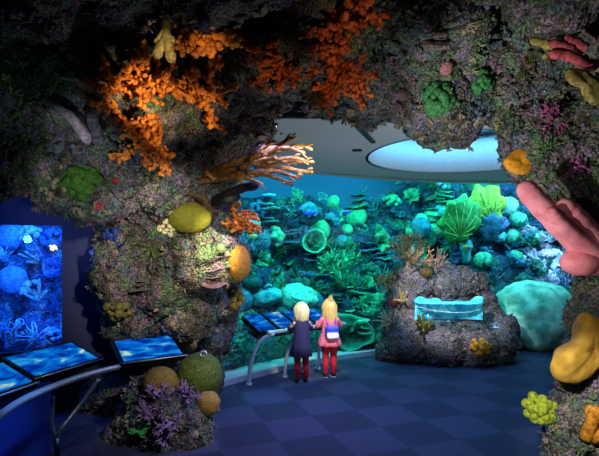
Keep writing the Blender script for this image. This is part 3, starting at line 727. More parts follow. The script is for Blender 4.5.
curves('finger_sponge', 'sponge', 'dark grey tube sponge beside the pale diagonal one', coralmat('#686a74', '#34363e', 40, .3), 3.4, [([(96, 106, .1), (92, 118), (96, 132), (100, 142)], .04, .045)], 'tube')
coral('fingers', A, 158, 166, 42, DKG, 'dark grey finger sponge pointing left across the upper pillar', (-.9, -.45, -.2), 29, k=3, rad=.1, spread=.25, split=True)
coral('fan', A, 6, 118, 78, coralmat('#3c5a4c', '#1a2c24', 30, .3), 'dark green sea fan in the shadowed upper left corner', (.45, -.3, 1), 30)
coral('fingers', A, 455, 66, 46, TAN, 'tan ridge-like finger sponge climbing the overhang toward the top', (.55, -.6, .8), 31, k=2, rad=.09, spread=.15, name='finger_sponge')
curves('finger_sponge', 'sponge', 'ochre finger sponge with upswept arms in the upper right', coralmat('#a89450', '#6a5828', 40, .3), 3.15, [([(573, 36, .1), (562, 28), (550, 21), (539, 19)], .036, .022), ([(560, 52, .1), (553, 48), (543, 43), (533, 41)], .034, .024), ([(556, 48), (552, 38), (546, 27)], .026, .018), ([(556, 50), (548, 54), (545, 57)], .022, .018)], 'finger')
curves('finger_sponge', 'sponge', 'dusky red finger sponge in the upper right corner', coralmat('#b8525c', '#7a2c38', 40, .3), 3.05, [([(594, 66, .1), (578, 60), (565, 55), (553, 54)], .035, .032), ([(585, 50), (576, 44), (567, 40)], .042, .034), ([(572, 50), (562, 46), (554, 44)], .032, .03)], 'finger')
pillow('plate_sponge', coralmat('#9a8a4c', '#5a4c24', 30, .4), [(568, 70), (580, 68), (592, 75), (602, 84), (604, 98), (594, 106), (584, 98), (582, 88), (570, 84), (565, 77)], 3.1, .05, 'olive lobed sponge plate under the dusky red fingers', 'sponge')
coral('fan', A, 540, 78, 42, coralmat('#6a6a30', '#3a3a18', 30, .3), 'thin olive branching fan left of the lobed sponge plate', (-.7, -.3, .5), 35)
coral('tuft', A, 524, 185, 16, coralmat('#4a4030', '#201a10', 30, .3), 'dark brown tufted coral under the orange-yellow fan sponge', (-.6, -.5, -.3), 37)
coral('tuft', A, 512, 138, 15, coralmat('#8f9a90', '#50584e', 30, .3), 'small grey-green tuft coral above the orange-yellow fan sponge', (-.9, -.4, .1), 38)

# big pink sponge: three fingers of its own shape
def pink():
    b0 = P(604, 262, 3.35); o = empty('finger_sponge', b0, 'large pink finger sponge reaching left across the aquarium view', 'sponge')
    for pts, r in (([(604, 262, 3.35), (575, 238, 3.3), (550, 215, 3.28), (532, 196, 3.26), (527, 190, 3.26)], [.12, .095, .08, .075, .07]),
                   ([(604, 262, 3.35), (588, 232, 3.28), (574, 216, 3.22), (566, 208, 3.2)], [.11, .08, .075, .068]),
                   ([(604, 262, 3.35), (575, 236, 3.22), (558, 220, 3.16), (552, 213, 3.14)], [.09, .06, .05, .045])):
        g = G(); pp = [P(*q)-b0 for q in pts]; sp = spline([q[:] for q in pp], 5); rr = np.interp(np.linspace(0, 1, len(sp)), np.linspace(0, 1, len(r)), r)
        g.tube(sp, rr*(1+.04*np.sin(np.arange(len(sp))*1.7)), 18); g.build('finger', PINK, o)
    g = G(); V, Fc = ICO[3]; g.add(V*np.array([.13, .1, .1])*(1+.1*fbm(V*2, 2))[:, None]+np.array((P(580, 262, 3.3)-b0)[:]), Fc); g.build('lobe', PINK, o)
pink()
pillow('fan_sponge', coralmat('#e09a28', '#a8640c', 18, .4), [(532, 150), (520, 147), (508, 156), (503, 163), (509, 172), (518, 175), (527, 174), (534, 166)], 3.72, .07, 'orange-yellow fan sponge jutting left against the skylight', 'sponge')
coral('leaf', A, 590, 262, 34, coralmat('#8a7830', '#4f4214', 30, .5), 'olive-brown plate coral tucked below the pink finger sponge', (-.9, -.4, -.05), 39, name='plate_coral', cat='coral', sink=-.1)
# pillow-thick lobed sponge bodies from an outline
pillow('vase_sponge', YEL, [(650, 300), (612, 314), (594, 318), (578, 311), (572, 326), (568, 338), (555, 345), (545, 353), (541, 366), (548, 377), (565, 380), (580, 375), (592, 367), (610, 366), (650, 362)], 3.3, .13, 'large mustard yellow sponge lobe on top of the lower right rock', 'sponge', .5)
coral('knobs', A, 540, 408, 32, coralmat('#a8b434', '#6a7818', 40, .5), 'lime yellow knobbly coral sticking out left of the lower right rock', (-.45, -1, .25), 40, k=40, sink=0, depth=3.55)
coral('fingers', A, 592, 440, 36, coralmat('#d8902c', '#8a5410', 30, .5), 'orange-brown tube sponge at the bottom right corner', (0, -.5, 1), 41, k=4, rad=.16, spread=.25, split=True, tip=1.0)
coral('ball', A, 575, 381, 14, coralmat('#28c0e8', '#1480b0', 30, .3), 'small turquoise encrusting sponge just below the yellow vase sponge', None, 42, name='crust_sponge', cat='sponge', sq=(1, .6, .4))  # lump put in for a cyan speck of unknown origin
# lower left group
coral('ball', A, 165, 382, 36, coralmat('#8a7428', '#4a3a10', 90, .6), 'round brown ball coral under the right-hand touch screen', (0, -1, .2), 43, sq=(1, 1, .9), lump=.03)
coral('ball', A, 200, 372, 44, coralmat('#6f8030', '#2c380c', 45, .9, pattern='maze'), 'round olive green brain coral at the foot of the pillar', (.2, -1, .2), 44, sq=(1, 1, .9), lump=.03)
coral('ball', A, 206, 402, 24, coralmat('#a88848', '#6a4c18', 90, .6), 'small ochre ball coral below the olive brain coral', (.5, -1, 0), 45, sq=(1, 1, .9), depth=4.62)
coral('ball', A, 190, 343, 17, coralmat('#a89868', '#5c5030', 60, .6), 'small cream ball coral behind the right-hand touch screen', (0, -1, .2), 46, sq=(1, 1, .8))
for i, (x, y, s, lb) in enumerate(((160, 398, 26, 'mauve twiggy coral directly under the brown ball coral'), (180, 400, 28, 'mauve twiggy coral left of the small ochre ball coral'), (170, 425, 30, 'lowest mauve twiggy coral on the front mound'), (150, 418, 24, 'leftmost mauve twiggy coral on the front mound'))):
    coral('bush', A, x, y, s, coralmat('#a888b0', '#5c4468', 60, .5), lb, None, 50+i, rad=.045, k=8)
coral('lettuce', A, 140, 428, 24, coralmat('#48a048', '#1c5a24', 40, .3), 'small green leafy coral at the bottom of the front mound', None, 55)
coral('knobs', A, 168, 228, 20, coralmat('#d8d0a0', '#8a8258', 60, .6), 'cream star-like coral left under the yellow-olive coral', None, 56)
coral('bush', A, 112, 240, 18, coralmat('#3858c0', '#1c2c70', 60, .5), 'small blue twiggy coral on the left flank of the pillar', None, 57, rad=.05)
coral('ball', A, 98, 207, 8, coralmat('#b02838', '#601018', 60, .5), 'small red sponge right below the green cushion coral', None, 58, name='crust_sponge', cat='sponge')
coral('ball', A, 116, 180, 8, coralmat('#a82c3c', '#601018', 60, .5), 'small red sponge right of the green cushion coral', None, 59, name='crust_sponge', cat='sponge')
coral('tuft', A, 152, 250, 26, coralmat('#7a9048', '#3c4c1c', 60, .5), 'green grassy coral on the middle of the pillar', None, 60, k=30)
coral('knobs', A, 118, 308, 28, coralmat('#78703c', '#3c3818', 60, .5), 'olive mounded coral low on the left of the pillar', None, 61, k=30)
coral('plates', A, 215, 280, 24, coralmat('#8c6c70', '#4c3438', 60, .5), 'dusty pink plate coral on the right of the pillar', None, 62, split=True)
coral('plates', A, 140, 288, 22, coralmat('#78706c', '#3c3838', 60, .5), 'grey plate coral on the lower middle of the pillar', None, 63, split=True)
coral('lettuce', A, 300, 112, 24, coralmat('#8a5a50', '#4a2c24', 60, .5), 'rust leafy coral on the underside of the arch', (0, -.5, -.8), 64)
coral('knobs', A, 436, 100, 34, coralmat('#3f8048', '#1c4a24', 50, .5), 'green mounded coral on the arch above the skylight', (0, -.8, -.3), 65, k=60)
coral('knobs', A, 478, 84, 28, coralmat('#3f8048', '#1c4a24', 50, .5), 'smaller green mounded coral on the arch, right of the other', (0, -.8, -.3), 66, k=24)
coral('ball', A, 445, 68, 14, coralmat('#b87880', '#6c4048', 50, .5), 'pink lump sponge high on the middle of the arch', None, 67, name='lump_sponge', cat='sponge')
coral('fingers', A, 425, 42, 30, coralmat('#7c6a60', '#3a302c', 50, .5), 'brown finger sponge high on the middle of the arch', (.4, -.6, -.4), 68, k=3, rad=.12)
coral('bush', A, 555, 118, 26, coralmat('#b05888', '#6c2c50', 50, .5), 'magenta twiggy coral on the upper right rock', None, 69, rad=.05)
coral('bush', A, 582, 168, 20, coralmat('#b868a0', '#6c3060', 50, .5), 'purple twiggy coral right above the pink finger sponge', None, 70, rad=.05)
coral('tuft', A, 548, 150, 26, coralmat('#70b068', '#30602c', 50, .5), 'pale green grassy coral right of the orange-yellow fan sponge', None, 71, k=34)
# chrome ring on the brain coral
h, n_ = hit(A, 203, 352)
if h:
    g = G(); g.tube([(.034*math.cos(a*.3), 0.01, .026*math.sin(a*.3)) for a in range(22)], [.008]*22, 8, False)
    tag(g.build('metal_ring', M_STEEL, loc=P(203, 354, 4.72)), 'small chrome ring resting on top of the olive brain coral', 'ring')

# ------------------------------------------------------------------ corals on the island
I = BV_I
coral('bush', I, 408, 274, 46, coralmat('#b89060', '#6a4c2c', 40, .5), 'tall tan antler coral on top of the rock island', (-.05, -.1, 1), 1, rad=.022, k=9, lv=4)
coral('tuft', I, 436, 268, 26, coralmat('#a08470', '#5c4438', 40, .5), 'brown tentacled coral on top of the rock island, right of the antler coral', (.1, -.1, 1), 2, k=30, rad=.03)
coral('ball', I, 426, 272, 15, coralmat('#5a4a20', '#2c2410', 40, .5), 'small dark brown ball coral on the island between antler and tentacled corals', (0, -.6, .6), 3)
coral('bush', I, 390, 290, 26, coralmat('#a88458', '#6a4c2c', 40, .5), 'tan twiggy coral on the left shoulder of the island', (-.6, -.3, .8), 4, rad=.03, k=8)
coral('tuft', I, 392, 322, 22, coralmat('#b0a088', '#6a5c48', 40, .5), 'pale tentacled coral low on the left of the island', (-.7, -.4, .6), 5, k=22, rad=.035)
coral('fingers', I, 402, 302, 16, coralmat('#c8b878', '#7a6c38', 40, .5), 'pale yellow finger coral on the left face of the island', (-.2, -.8, .5), 6, k=6)
coral('fingers', I, 424, 330, 20, coralmat('#8a7c3c', '#443c14', 40, .5), 'olive finger coral beneath the left end of the basin', (0, -.7, .7), 7, k=9, rad=.09)
coral('knobs', I, 481, 347, 20, coralmat('#d09428', '#7a5010', 40, .5), 'golden knobbly coral low on the right front of the island', None, 8, k=26)
coral('ball', I, 395, 302, 9, coralmat('#a03c3c', '#5c1c1c', 40, .5), 'small red sponge on the left side of the island', None, 9, name='crust_sponge', cat='sponge')
# lit basin
def basin():
    a = P(417, 318, 7.42); bb = P(484, 320, 7.5); c = (a+bb)/2; wd = (bb-a).length/2
    t = empty('water_basin', c, 'curved clear-fronted water basin glowing turquoise in the rock island', 'basin')
    zt = .34; pts = []
    for k in range(25):
        q = math.pi*(k/24); pts.append((-math.cos(q)*wd, -math.sin(q)*.16, 0))
    # front acrylic
    def sheet(pts, z0, z1, th):
        g = G(); V = []
        for p in pts:
            L_ = math.hypot(p[0]/wd, p[1]/.16) or 1; s = 1-th/wd
            V += [(p[0], p[1], z0), (p[0], p[1], z1), (p[0]*s, p[1]*s+.0, z1), (p[0]*s, p[1]*s, z0)]
        g.add(V, [(i*4+j, i*4+(j+1) % 4, i*4+4+(j+1) % 4, i*4+4+j) for i in range(len(pts)-1) for j in range(4)]+[(0, 1, 2, 3), tuple((len(pts)-1)*4+k for k in (3, 2, 1, 0))]); return g
    sheet(pts, -.03, zt, .025).build('glass_front', M_ACR, t)
    g = G(); V = [(0, .25, .25)]+[(p[0]*.97, p[1]*.97, .25) for p in pts]+[(wd*.97, .3, .25), (-wd*.97, .3, .25)]
    g.add(V, [(0, i+1, (i+1) % (len(V)-1)+1) for i in range(len(V)-1)])
    m, nt, b_ = base('rippled_water', .08, .8); b_.inputs['Base Color'].default_value = (.25, .85, .9, 1); b_.inputs['Transmission Weight'].default_value = .4
    wv = nt.nodes.new('ShaderNodeTexNoise'); wv.inputs['Scale'].default_value = 9; bp = nt.nodes.new('ShaderNodeBump'); bp.inputs['Strength'].default_value = .8; bp.inputs['Distance'].default_value = .05
    lk(nt, wv.outputs['Fac'], bp.inputs['Height']); lk(nt, bp.outputs[0], b_.inputs['Normal']); g.build('water', m, t)
    g = G(); V = []; N = 24
    for i in range(N+1):
        for j in range(9):
            x = -wd+2*wd*i/N; V.append((x, .1+.14*math.sin(math.pi*i/N)+.02*math.sin(i*1.7+j), -.03+j/8*(zt-.03+.05*math.sin(i*.31+.4)+.03*math.sin(i*.9))))
    g.add(V, [(i*9+j, (i+1)*9+j, (i+1)*9+j+1, i*9+j+1) for i in range(N) for j in range(8)]); g.build('back_panel', coralmat('#78f0f0', '#1890b8', 7, .8), t)
    g = G(); g.tube([(-wd+.01, -.01, .2), (-wd*.5, -.13, .145), (0, -.165, .125), (wd*.5, -.13, .13), (wd-.01, -.01, .18)], [.004]*5, 6); g.build('rim', plain('#c0f4ff', .2), t)
    for sx in (-.55, -.2, .15, .5):
        spot('basin_light', c+Vector((wd*sx, .02, zt+.06)), c+Vector((wd*sx, .12, -.1)), 110, (.12, .8, 1.0), 24, 1, .02)
basin()
g = G(); g.ball((0, 0, 0), (.11, .05, .012), 2); p = P(496, 327, 7.75)
tag(g.build('glow_pool', coralmat('#58e8e8', '#28a8c0', 12, .3), loc=p), 'small turquoise puddle on the ledge right of the basin', 'water')
spot('basin_light', p+Vector((0, -.05, .35)), p, 40, (.15, .85, 1.0), 5, 1, .02)

# ------------------------------------------------------------------ corals behind the glass
T = BV_T
TG = {c: coralmat(c, None, 14, 1.0) for c in ('#38b088', '#209070', '#58d0a8', '#2c80a0', '#48b8c0', '#7cc060', '#286888', '#88d8c8', '#3c9c50', '#5878b8', '#90a8d8', '#b0e0c0', '#186058', '#a0c040')}
def tk(kind, x, y, s, c, lb, **k): return coral(kind, T, x, y, s, TG[c] if c in TG else coralmat(c, None, 25, .5), lb, **k)
tk('leaf', 461, 240, 46, '#3c9c50', 'large round green sea fan behind the glass, upper right', dir_=(.1, -.2, 1), seed=1, lift=.5, mat2=TG['#7cc060'])
tk('leaf', 496, 226, 44, '#a0c040', 'yellow-green elongated sea fan right of the round green one', dir_=(-.5, -.2, 1), seed=2, lift=.5, mat2=TG['#7cc060'])
tk('leaf', 492, 238, 26, '#286888', 'dull blue sea fan under the yellow-green elongated one', dir_=(0, -.2, 1), seed=3, lift=.35)
for i, (x, y) in enumerate(((420, 222), (432, 218), (424, 232), (436, 230), (428, 240), (413, 233))):
    tk('ball', x, y, 15, '#58d0a8', 'rounded mint coral head in the cluster left of the round green sea fan', seed=i, group='mint coral heads left of the sea fan')
tk('cup', 436, 236, 17, '#b0e0c0', 'pale green tube sponge between the mint coral heads and the sea fan', dir_=(.3, -.7, .6), open_=.35, seed=5, wav=.03)
tk('cup', 316, 245, 24, '#58d0a8', 'round-mouthed green vase sponge high behind the left girl', dir_=(-.1, -1, .15), open_=.5, seed=6, wav=.03, h=.6)
tk('cup', 323, 254, 16, '#209070', 'smaller green vase sponge below the round-mouthed one', dir_=(.1, -1, .15), open_=.5, seed=7, wav=.03, h=.6)
tk('ball', 317, 232, 24, '#38b088', 'bright green coral head above the round-mouthed vase sponge', seed=8)
tk('ball', 357, 220, 22, '#38b088', 'green coral head high in the middle of the glass', seed=9)
tk('bush', 344, 286, 46, '#38b088', 'green antler coral standing behind the glass right of the girls', dir_=(0, -.3, 1), seed=10, lift=.25, rad=.035, k=12)
for i, (x, y, w_) in enumerate(((366, 246, 20), (361, 292, 20), (372, 302, 18), (365, 310, 20), (348, 286, 12))):
    lbs = ('highest green plate coral left of the island', 'pale green plate coral stack beside the island, topmost of three', 'pale green plate coral stack beside the island, middle of three', 'pale green plate coral stack beside the island, lowest of three', 'small green mushroom-like plate coral left of the plate stack')
    tk('plates', x, y, w_, '#58d0a8' if i else '#2c80a0', lbs[i], k=1 if i > 0 else 2, seed=11+i)
for i, (x, y, w_, h_) in enumerate(((296, 300, 40, 0), (262, 302, 34, 0))):
    tk('ball', x, y, w_, '#48b8c0' if i else '#88d8c8', ('large pale turquoise boulder coral above the heads of the girls', 'turquoise boulder coral above the leftmost small screen')[i], seed=20+i, sq=(1.2, .9, .5), dir_=(0, -.5, 1), lump=.15, fr=2)
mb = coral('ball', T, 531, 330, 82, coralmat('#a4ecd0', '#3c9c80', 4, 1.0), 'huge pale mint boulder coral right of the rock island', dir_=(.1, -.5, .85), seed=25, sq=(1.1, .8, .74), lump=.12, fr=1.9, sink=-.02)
if mb: knobble(mb.data, .6, 1, 4, ((2.2, .14, 'w'), (5.5, .06, 'w')))
tk('ball', 505, 322, 40, '#38b088', 'green boulder coral leaning against the huge mint one', dir_=(0, -.7, .7), seed=26, sq=(1, .8, .7), lump=.15)
tk('ball', 531, 344, 28, '#186058', 'dark green boulder coral at the foot of the huge mint one', seed=27)
tk('lettuce', 529, 336, 16, '#a0c040', 'yellow-green leafy coral in front of the huge mint boulder', seed=28)
tk('lettuce', 345, 330, 34, '#209070', 'large dark green cup of leaves right of the girls', seed=29, k=12)
tk('cup', 350, 338, 34, '#38b088', 'wide green dish coral low between the girls and the island', dir_=(.0, -.8, .7), open_=.62, h=.3, seed=30)
tk('lettuce', 370, 340, 30, '#209070', 'green leafy coral at the foot of the glass next to the island', seed=31, k=12)
for i, (x, y, s, c, lb) in enumerate(((483, 262, 18, '#38b088', 'green coral head just right above the island'), (513, 238, 16, '#58d0a8', 'mint coral head left of the pink finger sponge'), (498, 238, 15, '#48b8c0', 'blue-green coral head under the dull blue sea fan'),
        (515, 258, 14, '#38b088', 'green coral head above the top of the huge mint boulder'), (539, 238, 12, '#b0e0c0', 'small pale green coral head nearest the pink sponge tip'), (508, 208, 20, '#88d8c8', 'pale mint coral head left of the pink sponge tip'), (518, 222, 18, '#58d0a8', 'mint coral head below the pale mint one'))):
    tk('ball', x, y, s, c, lb, seed=40+i)
tk('fingers', 464, 262, 24, '#48b8c0', 'pale blue tube sponge standing behind the island', dir_=(0, -.2, 1), k=2, rad=.16, spread=.1, seed=50, tip=1.1)
tk('fan', 246, 250, 40, '#48b8c0', 'pale turquoise sea fan beside the pillar', dir_=(.2, -.2, 1), seed=51)
tk('knobs', 250, 225, 22, '#48b8c0', 'turquoise mounded coral right of the orange-pink soft coral', seed=52)
rs = np.random.RandomState(31)
for i in range(26):
    x, y = 552+rs.randn()*19, 258+rs.randn()*15
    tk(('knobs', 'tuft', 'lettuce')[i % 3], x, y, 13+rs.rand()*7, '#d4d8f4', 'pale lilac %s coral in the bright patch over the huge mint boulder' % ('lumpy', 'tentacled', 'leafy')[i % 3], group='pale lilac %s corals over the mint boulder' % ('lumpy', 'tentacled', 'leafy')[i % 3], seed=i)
# filler growth, grouped by kind and place
rs = np.random.RandomState(77)
ZONES = [('upper left', 228, 315, 196, 262, ['#2c80a0', '#48b8c0', '#286888', '#38b088']), ('lower left', 222, 320, 262, 366, ['#209070', '#38b088', '#186058', '#2c80a0']),
         ('upper middle', 315, 440, 186, 262, ['#38b088', '#2c80a0', '#209070', '#48b8c0']), ('lower middle', 320, 396, 262, 352, ['#209070', '#38b088', '#186058', '#58d0a8']),
         ('upper right', 440, 590, 186, 270, ['#286888', '#2c80a0', '#209070', '#5878b8']), ('lower right', 485, 592, 270, 350, ['#5878b8', '#90a8d8', '#186058', '#2c80a0'])]
COLN = {'#2c80a0': 'blue', '#48b8c0': 'turquoise', '#286888': 'dark blue', '#38b088': 'green', '#209070': 'deep green', '#186058': 'dark green', '#58d0a8': 'mint', '#5878b8': 'violet-blue', '#90a8d8': 'pale lilac'}
KN = dict(lettuce='leafy', knobs='lumpy', plates='plate', bush='twiggy', ball='rounded', tuft='tentacled', fan='fan-shaped')
proto = {}
for zn, x0, x1, y0, y1, cs in ZONES:
    for x in np.arange(x0, x1, 15.5):
        for y in np.arange(y0, y1, 14.):
            xx, yy = x+rs.randn()*4, y+rs.randn()*4; kd = ['lettuce', 'knobs', 'plates', 'bush', 'ball', 'tuft', 'lettuce', 'fan', 'bush', 'knobs', 'tuft', 'lettuce'][rs.randint(12)]; c = cs[rs.randint(4)]; s = 13+rs.rand()*12
            h, n_ = hit(T, xx, yy)
            if h is None: continue
            lb = 'small %s %s coral in the %s of the reef behind glass' % (COLN[c], KN[kd], zn); gp = '%s %s corals, %s reef' % (COLN[c], KN[kd], zn)
            key = (kd, c, zn)
            if key in proto:
                o = proto[key].copy(); COL.objects.link(o); o.location = h-n_*.02; o.scale = (s/18*h.y/9,)*3; 
                o.rotation_euler = (0, 0, rs.randn()*.4)
            else:
                o = coral(kd, T, xx, yy, 18*9/h.y, TG[c], lb, group=gp, seed=len(proto))
                o.scale = (s/18*h.y/9,)*3; proto[key] = o
                if o.get('group') is None: o['group'] = gp
# fish
def fish(x, y, d, L, mat, lb, face=1):
    o = empty('fish', P(x, y, d), lb, 'fish'); g = G(); V, Fc = ICO[3]
    q = V.copy(); q[:, 0] *= L/2; q[:, 1] *= L*.09; q[:, 2] *= L*.22*(1-.35*V[:, 0]*face); g.add(q, Fc); g.build('body', mat, o)
    g = G(); g.add([(-face*L*.45, .004, 0), (-face*L*.7, .002, .17*L), (-face*L*.6, .002, 0), (-face*L*.7, .002, -.17*L), (-face*L*.45, -.004, 0), (-face*L*.7, -.002, .17*L), (-face*L*.6, -.002, 0), (-face*L*.7, -.002, -.17*L)],
                   [(0, 1, 2), (0, 2, 3), (4, 6, 5), (4, 7, 6), (0, 4, 5, 1), (1, 5, 6, 2), (2, 6, 7, 3), (3, 7, 4, 0)]); g.build('tail', mat, o)
fish(311, 213, 8.3, .2, plain('#2848e0', .4), 'small deep blue fish swimming high in the aquarium')
fish(346, 212, 8.7, .16, plain('#3068d8', .4), 'small blue fish right of the deep blue one', -1)
fish(254, 236, 7.9, .14, plain('#e0c048', .4), 'small yellow fish near the pillar edge')
fish(467, 247, 9.6, .16, plain('#c8a030', .4), 'small golden fish above the tube sponge')

# ------------------------------------------------------------------ blue coral window on the left
WL = [Vector((-5.2, 4.1, 0)), Vector((-2.75, 5.44, 0)), Vector((-1.7, 5.95, 0))]
M_NAVY = plain('#16224e', .7)
def wallseg(a, b_, z0, z1, th=.08):
    t = (b_-a).normalized(); n = Vector((-t.y, t.x, 0))*th; g = G()
    V = [(*(p.xy), z) for z in (z0, z1) for p in (a, b_, b_+n, a+n)]
    g.add(V, [(0, 3, 2, 1), (4, 5, 6, 7), (0, 1, 5, 4), (1, 2, 6, 5), (2, 3, 7, 6), (3, 0, 4, 7)]); return g
struct(wallseg(WL[0], WL[1], 0, .72), 'wall_left', M_NAVY, smooth=False)
struct(wallseg(WL[0], WL[1], 2.14, 3.3), 'wall_left', M_NAVY, smooth=False)
struct(wallseg(WL[1], WL[2], 0, 3.3), 'wall_left', M_NAVY, smooth=False)
struct(wallseg(WL[0], WL[1], .72, 2.14, .03), 'window_2', M_GLASS, smooth=False)
B = []
rs = np.random.RandomState(8)
for x in range(-60, 70, 13):
    for y, d, r in ((345, 6.05, 15), (325, 6.1, 14), (305, 6.3, 15), (285, 6.35, 15), (265, 6.5, 15), (245, 6.6, 15), (228, 6.7, 14), (210, 6.8, 15)):
        B.append(PB(x+rs.randn()*3, y+rs.randn()*3, d+rs.randn()*.12-(x < 0)*.15, r*(.8+.3*rs.rand())))
breef = rock('reef_rock', B, M_REEFB, .035, .5, 50, passes=((4.0, .1, 'w'), (10., .04, 'w')))
tag(breef, 'blue-lit reef rock inside the left aquarium window', 'reef rock')
BB = bvh_of(breef.data)
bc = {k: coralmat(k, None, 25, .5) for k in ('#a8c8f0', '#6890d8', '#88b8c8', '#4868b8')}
for i, (kd, x, y, s, c, lb) in enumerate((('ball', 14, 240, 30, '#6890d8', 'large round blue coral at the top of the left window'), ('knobs', 30, 236, 24, '#a8c8f0', 'pale blue lumpy coral right of the large round one'), ('fingers', 36, 262, 20, '#88b8c8', 'pale tube coral in the middle of the left window'),
        ('ball', 12, 282, 28, '#6890d8', 'round blue coral mound in the middle left of the left window'), ('knobs', 30, 290, 24, '#a8c8f0', 'lumpy blue coral mound below the pale tube coral'), ('fingers', 38, 298, 22, '#88b8c8', 'blue-green finger coral by the right side of the left window'),
        ('cup', 13, 328, 13, '#a8c8f0', 'first ring-mouthed blue cup coral near the window bottom, leftmost'), ('cup', 21, 323, 10, '#a8c8f0', 'upper small ring-mouthed blue cup coral near the window bottom'), ('cup', 22, 332, 11, '#a8c8f0', 'lower small ring-mouthed blue cup coral near the window bottom'),
        ('tuft', 36, 338, 26, '#a8c8f0', 'pale blue tentacled coral at the window bottom'), ('bush', 4, 330, 26, '#6890d8', 'blue twiggy coral in the lower left corner of the left window'), ('lettuce', 54, 310, 26, '#4868b8', 'violet-blue leafy coral low along the right window edge'),
        ('lettuce', 54, 270, 24, '#4868b8', 'violet-blue leafy coral halfway up the right window edge'), ('knobs', 54, 240, 24, '#4868b8', 'violet-blue lumpy coral high along the right window edge'), ('bush', 6, 262, 22, '#a8c8f0', 'pale blue twiggy coral at the left edge under the large round one'), ('knobs', 52, 336, 20, '#6890d8', 'blue lumpy coral in the lower right corner of the left window'))):
    kw = dict(open_=.42, h=.5, wav=.02) if kd == 'cup' else {}
    coral(kd, BB, x, y, s, bc[c], lb, seed=i, dir_=(.1, -1, .2) if kd == 'cup' else None, **kw)

# ------------------------------------------------------------------ screens
def screenmat(seed, warm=.0):
    m = bpy.data.materials.new('screen_picture'); m.use_nodes = True; nt = m.node_tree; nt.nodes.clear()
    tc = nt.nodes.new('ShaderNodeTexCoord'); mp = nt.nodes.new('ShaderNodeMapping'); mp.inputs['Location'].default_value = (seed*3.1, seed*1.7, 0); mp.inputs['Scale'].default_value = (2.2, 4.5, 4); lk(nt, tc.outputs['Object'], mp.inputs[0])
    n1 = nt.nodes.new('ShaderNodeTexNoise'); n1.inputs['Scale'].default_value = 2.1; n1.inputs['Detail'].default_value = 3; n1.inputs['Distortion'].default_value = .6; lk(nt, mp.outputs[0], n1.inputs['Vector'])
    r = nt.nodes.new('ShaderNodeValToRGB'); lk(nt, n1.outputs['Fac'], r.inputs[0]); e = r.color_ramp.elements
    e[0].position = .36; e[0].color = (.0, .03, .35, 1); e[1].position = .72; e[1].color = (.75, .95, 1 - warm*.6, 1)
    q = e.new(.5); q.color = (.0, .16, .8, 1); q = e.new(.62); q.color = (.02, .38, .85, 1)
    em = nt.nodes.new('ShaderNodeEmission'); em.inputs[1].default_value = .75; o = nt.nodes.new('ShaderNodeOutputMaterial'); lk(nt, r.outputs[0], em.inputs[0]); lk(nt, em.outputs[0], o.inputs[0]); return m
def screen(nl, nr, fr, fl, lb, i, group=None, thick=.06, bez=.04):
    c = (nl+nr+fr+fl)/4; ex = ((nr-nl)+(fr-fl)); w_ = ex.length/2; ex.normalize(); ey = ((fl-nl)+(fr-nr)); h_ = ey.length/2; ey = (ey-ex*ey.dot(ex)).normalized(); ez = ex.cross(ey)
    t = empty('touch_screen', c, lb, 'screen', group); t.rotation_euler = Matrix((ex, ey, ez)).transposed().to_euler()
    g = G(); g.box((0, 0, -thick/2-.004), (w_/2+bez, h_/2+bez, thick/2)); o = g.build('housing', M_BLACK, t, smooth=False); o.modifiers.new('b', 'BEVEL').width = .008
    g = G(); g.box((0, 0, 0), (w_/2, h_/2, .003)); g.build('display', screenmat(i, .6 if i < 3 else 0), t, smooth=False)
    if bez > .03:
        g = G(); g.tube([(-w_/2-bez, -h_/2-bez, 0), (w_/2+bez, -h_/2-bez, 0)], [.007, .007], 8); g.build('edge_strip', M_STEEL, t)
zn, zf = .74, .87
screen(PZ(38, 375, zn), PZ(99.5, 357, zn), PZ(69, 343.5, zf), PZ(4, 358.6, zf), 'wide glowing touch screen in the middle of the left console', 0)
screen(Vector((-2.44, 3.42, zn)), PZ(34, 379, zn), PZ(0, 365, zf), Vector((-2.78, 3.4, zf)), 'glowing touch screen cut off by the left edge of the view', 1)
screen(PZ(130, 361, zn), PZ(186, 352, zn), PZ(166, 337, zf), PZ(109, 341.5, zf), 'glowing blue touch screen in front of the rock pillar', 2)
fl_ = [(-.56, 6.79), (-.28, 7.03), (0.0, 7.26), (.28, 7.49)]
tn = Vector((.76, .65, 0)).normalized(); pn = Vector((-tn.y, tn.x, 0))
LB = ('leftmost small blue screen on the console by the aquarium', 'second small blue screen from the left, beside the left girl', 'third small blue screen, mostly hidden between the two girls', 'rightmost small blue screen, in front of the girl in pink')
for i, (x, y) in enumerate(fl_):
    c = Vector((x, y, 0)); a = c-tn*.14-pn*.17; b_ = c+tn*.14-pn*.17; d_ = b_+pn*.4; e_ = a+pn*.4
    for q in (a, b_): q.z = .735
    for q in (d_, e_): q.z = .90
    screen(a, b_, d_, e_, LB[i], 3+i, None, .08, .02)
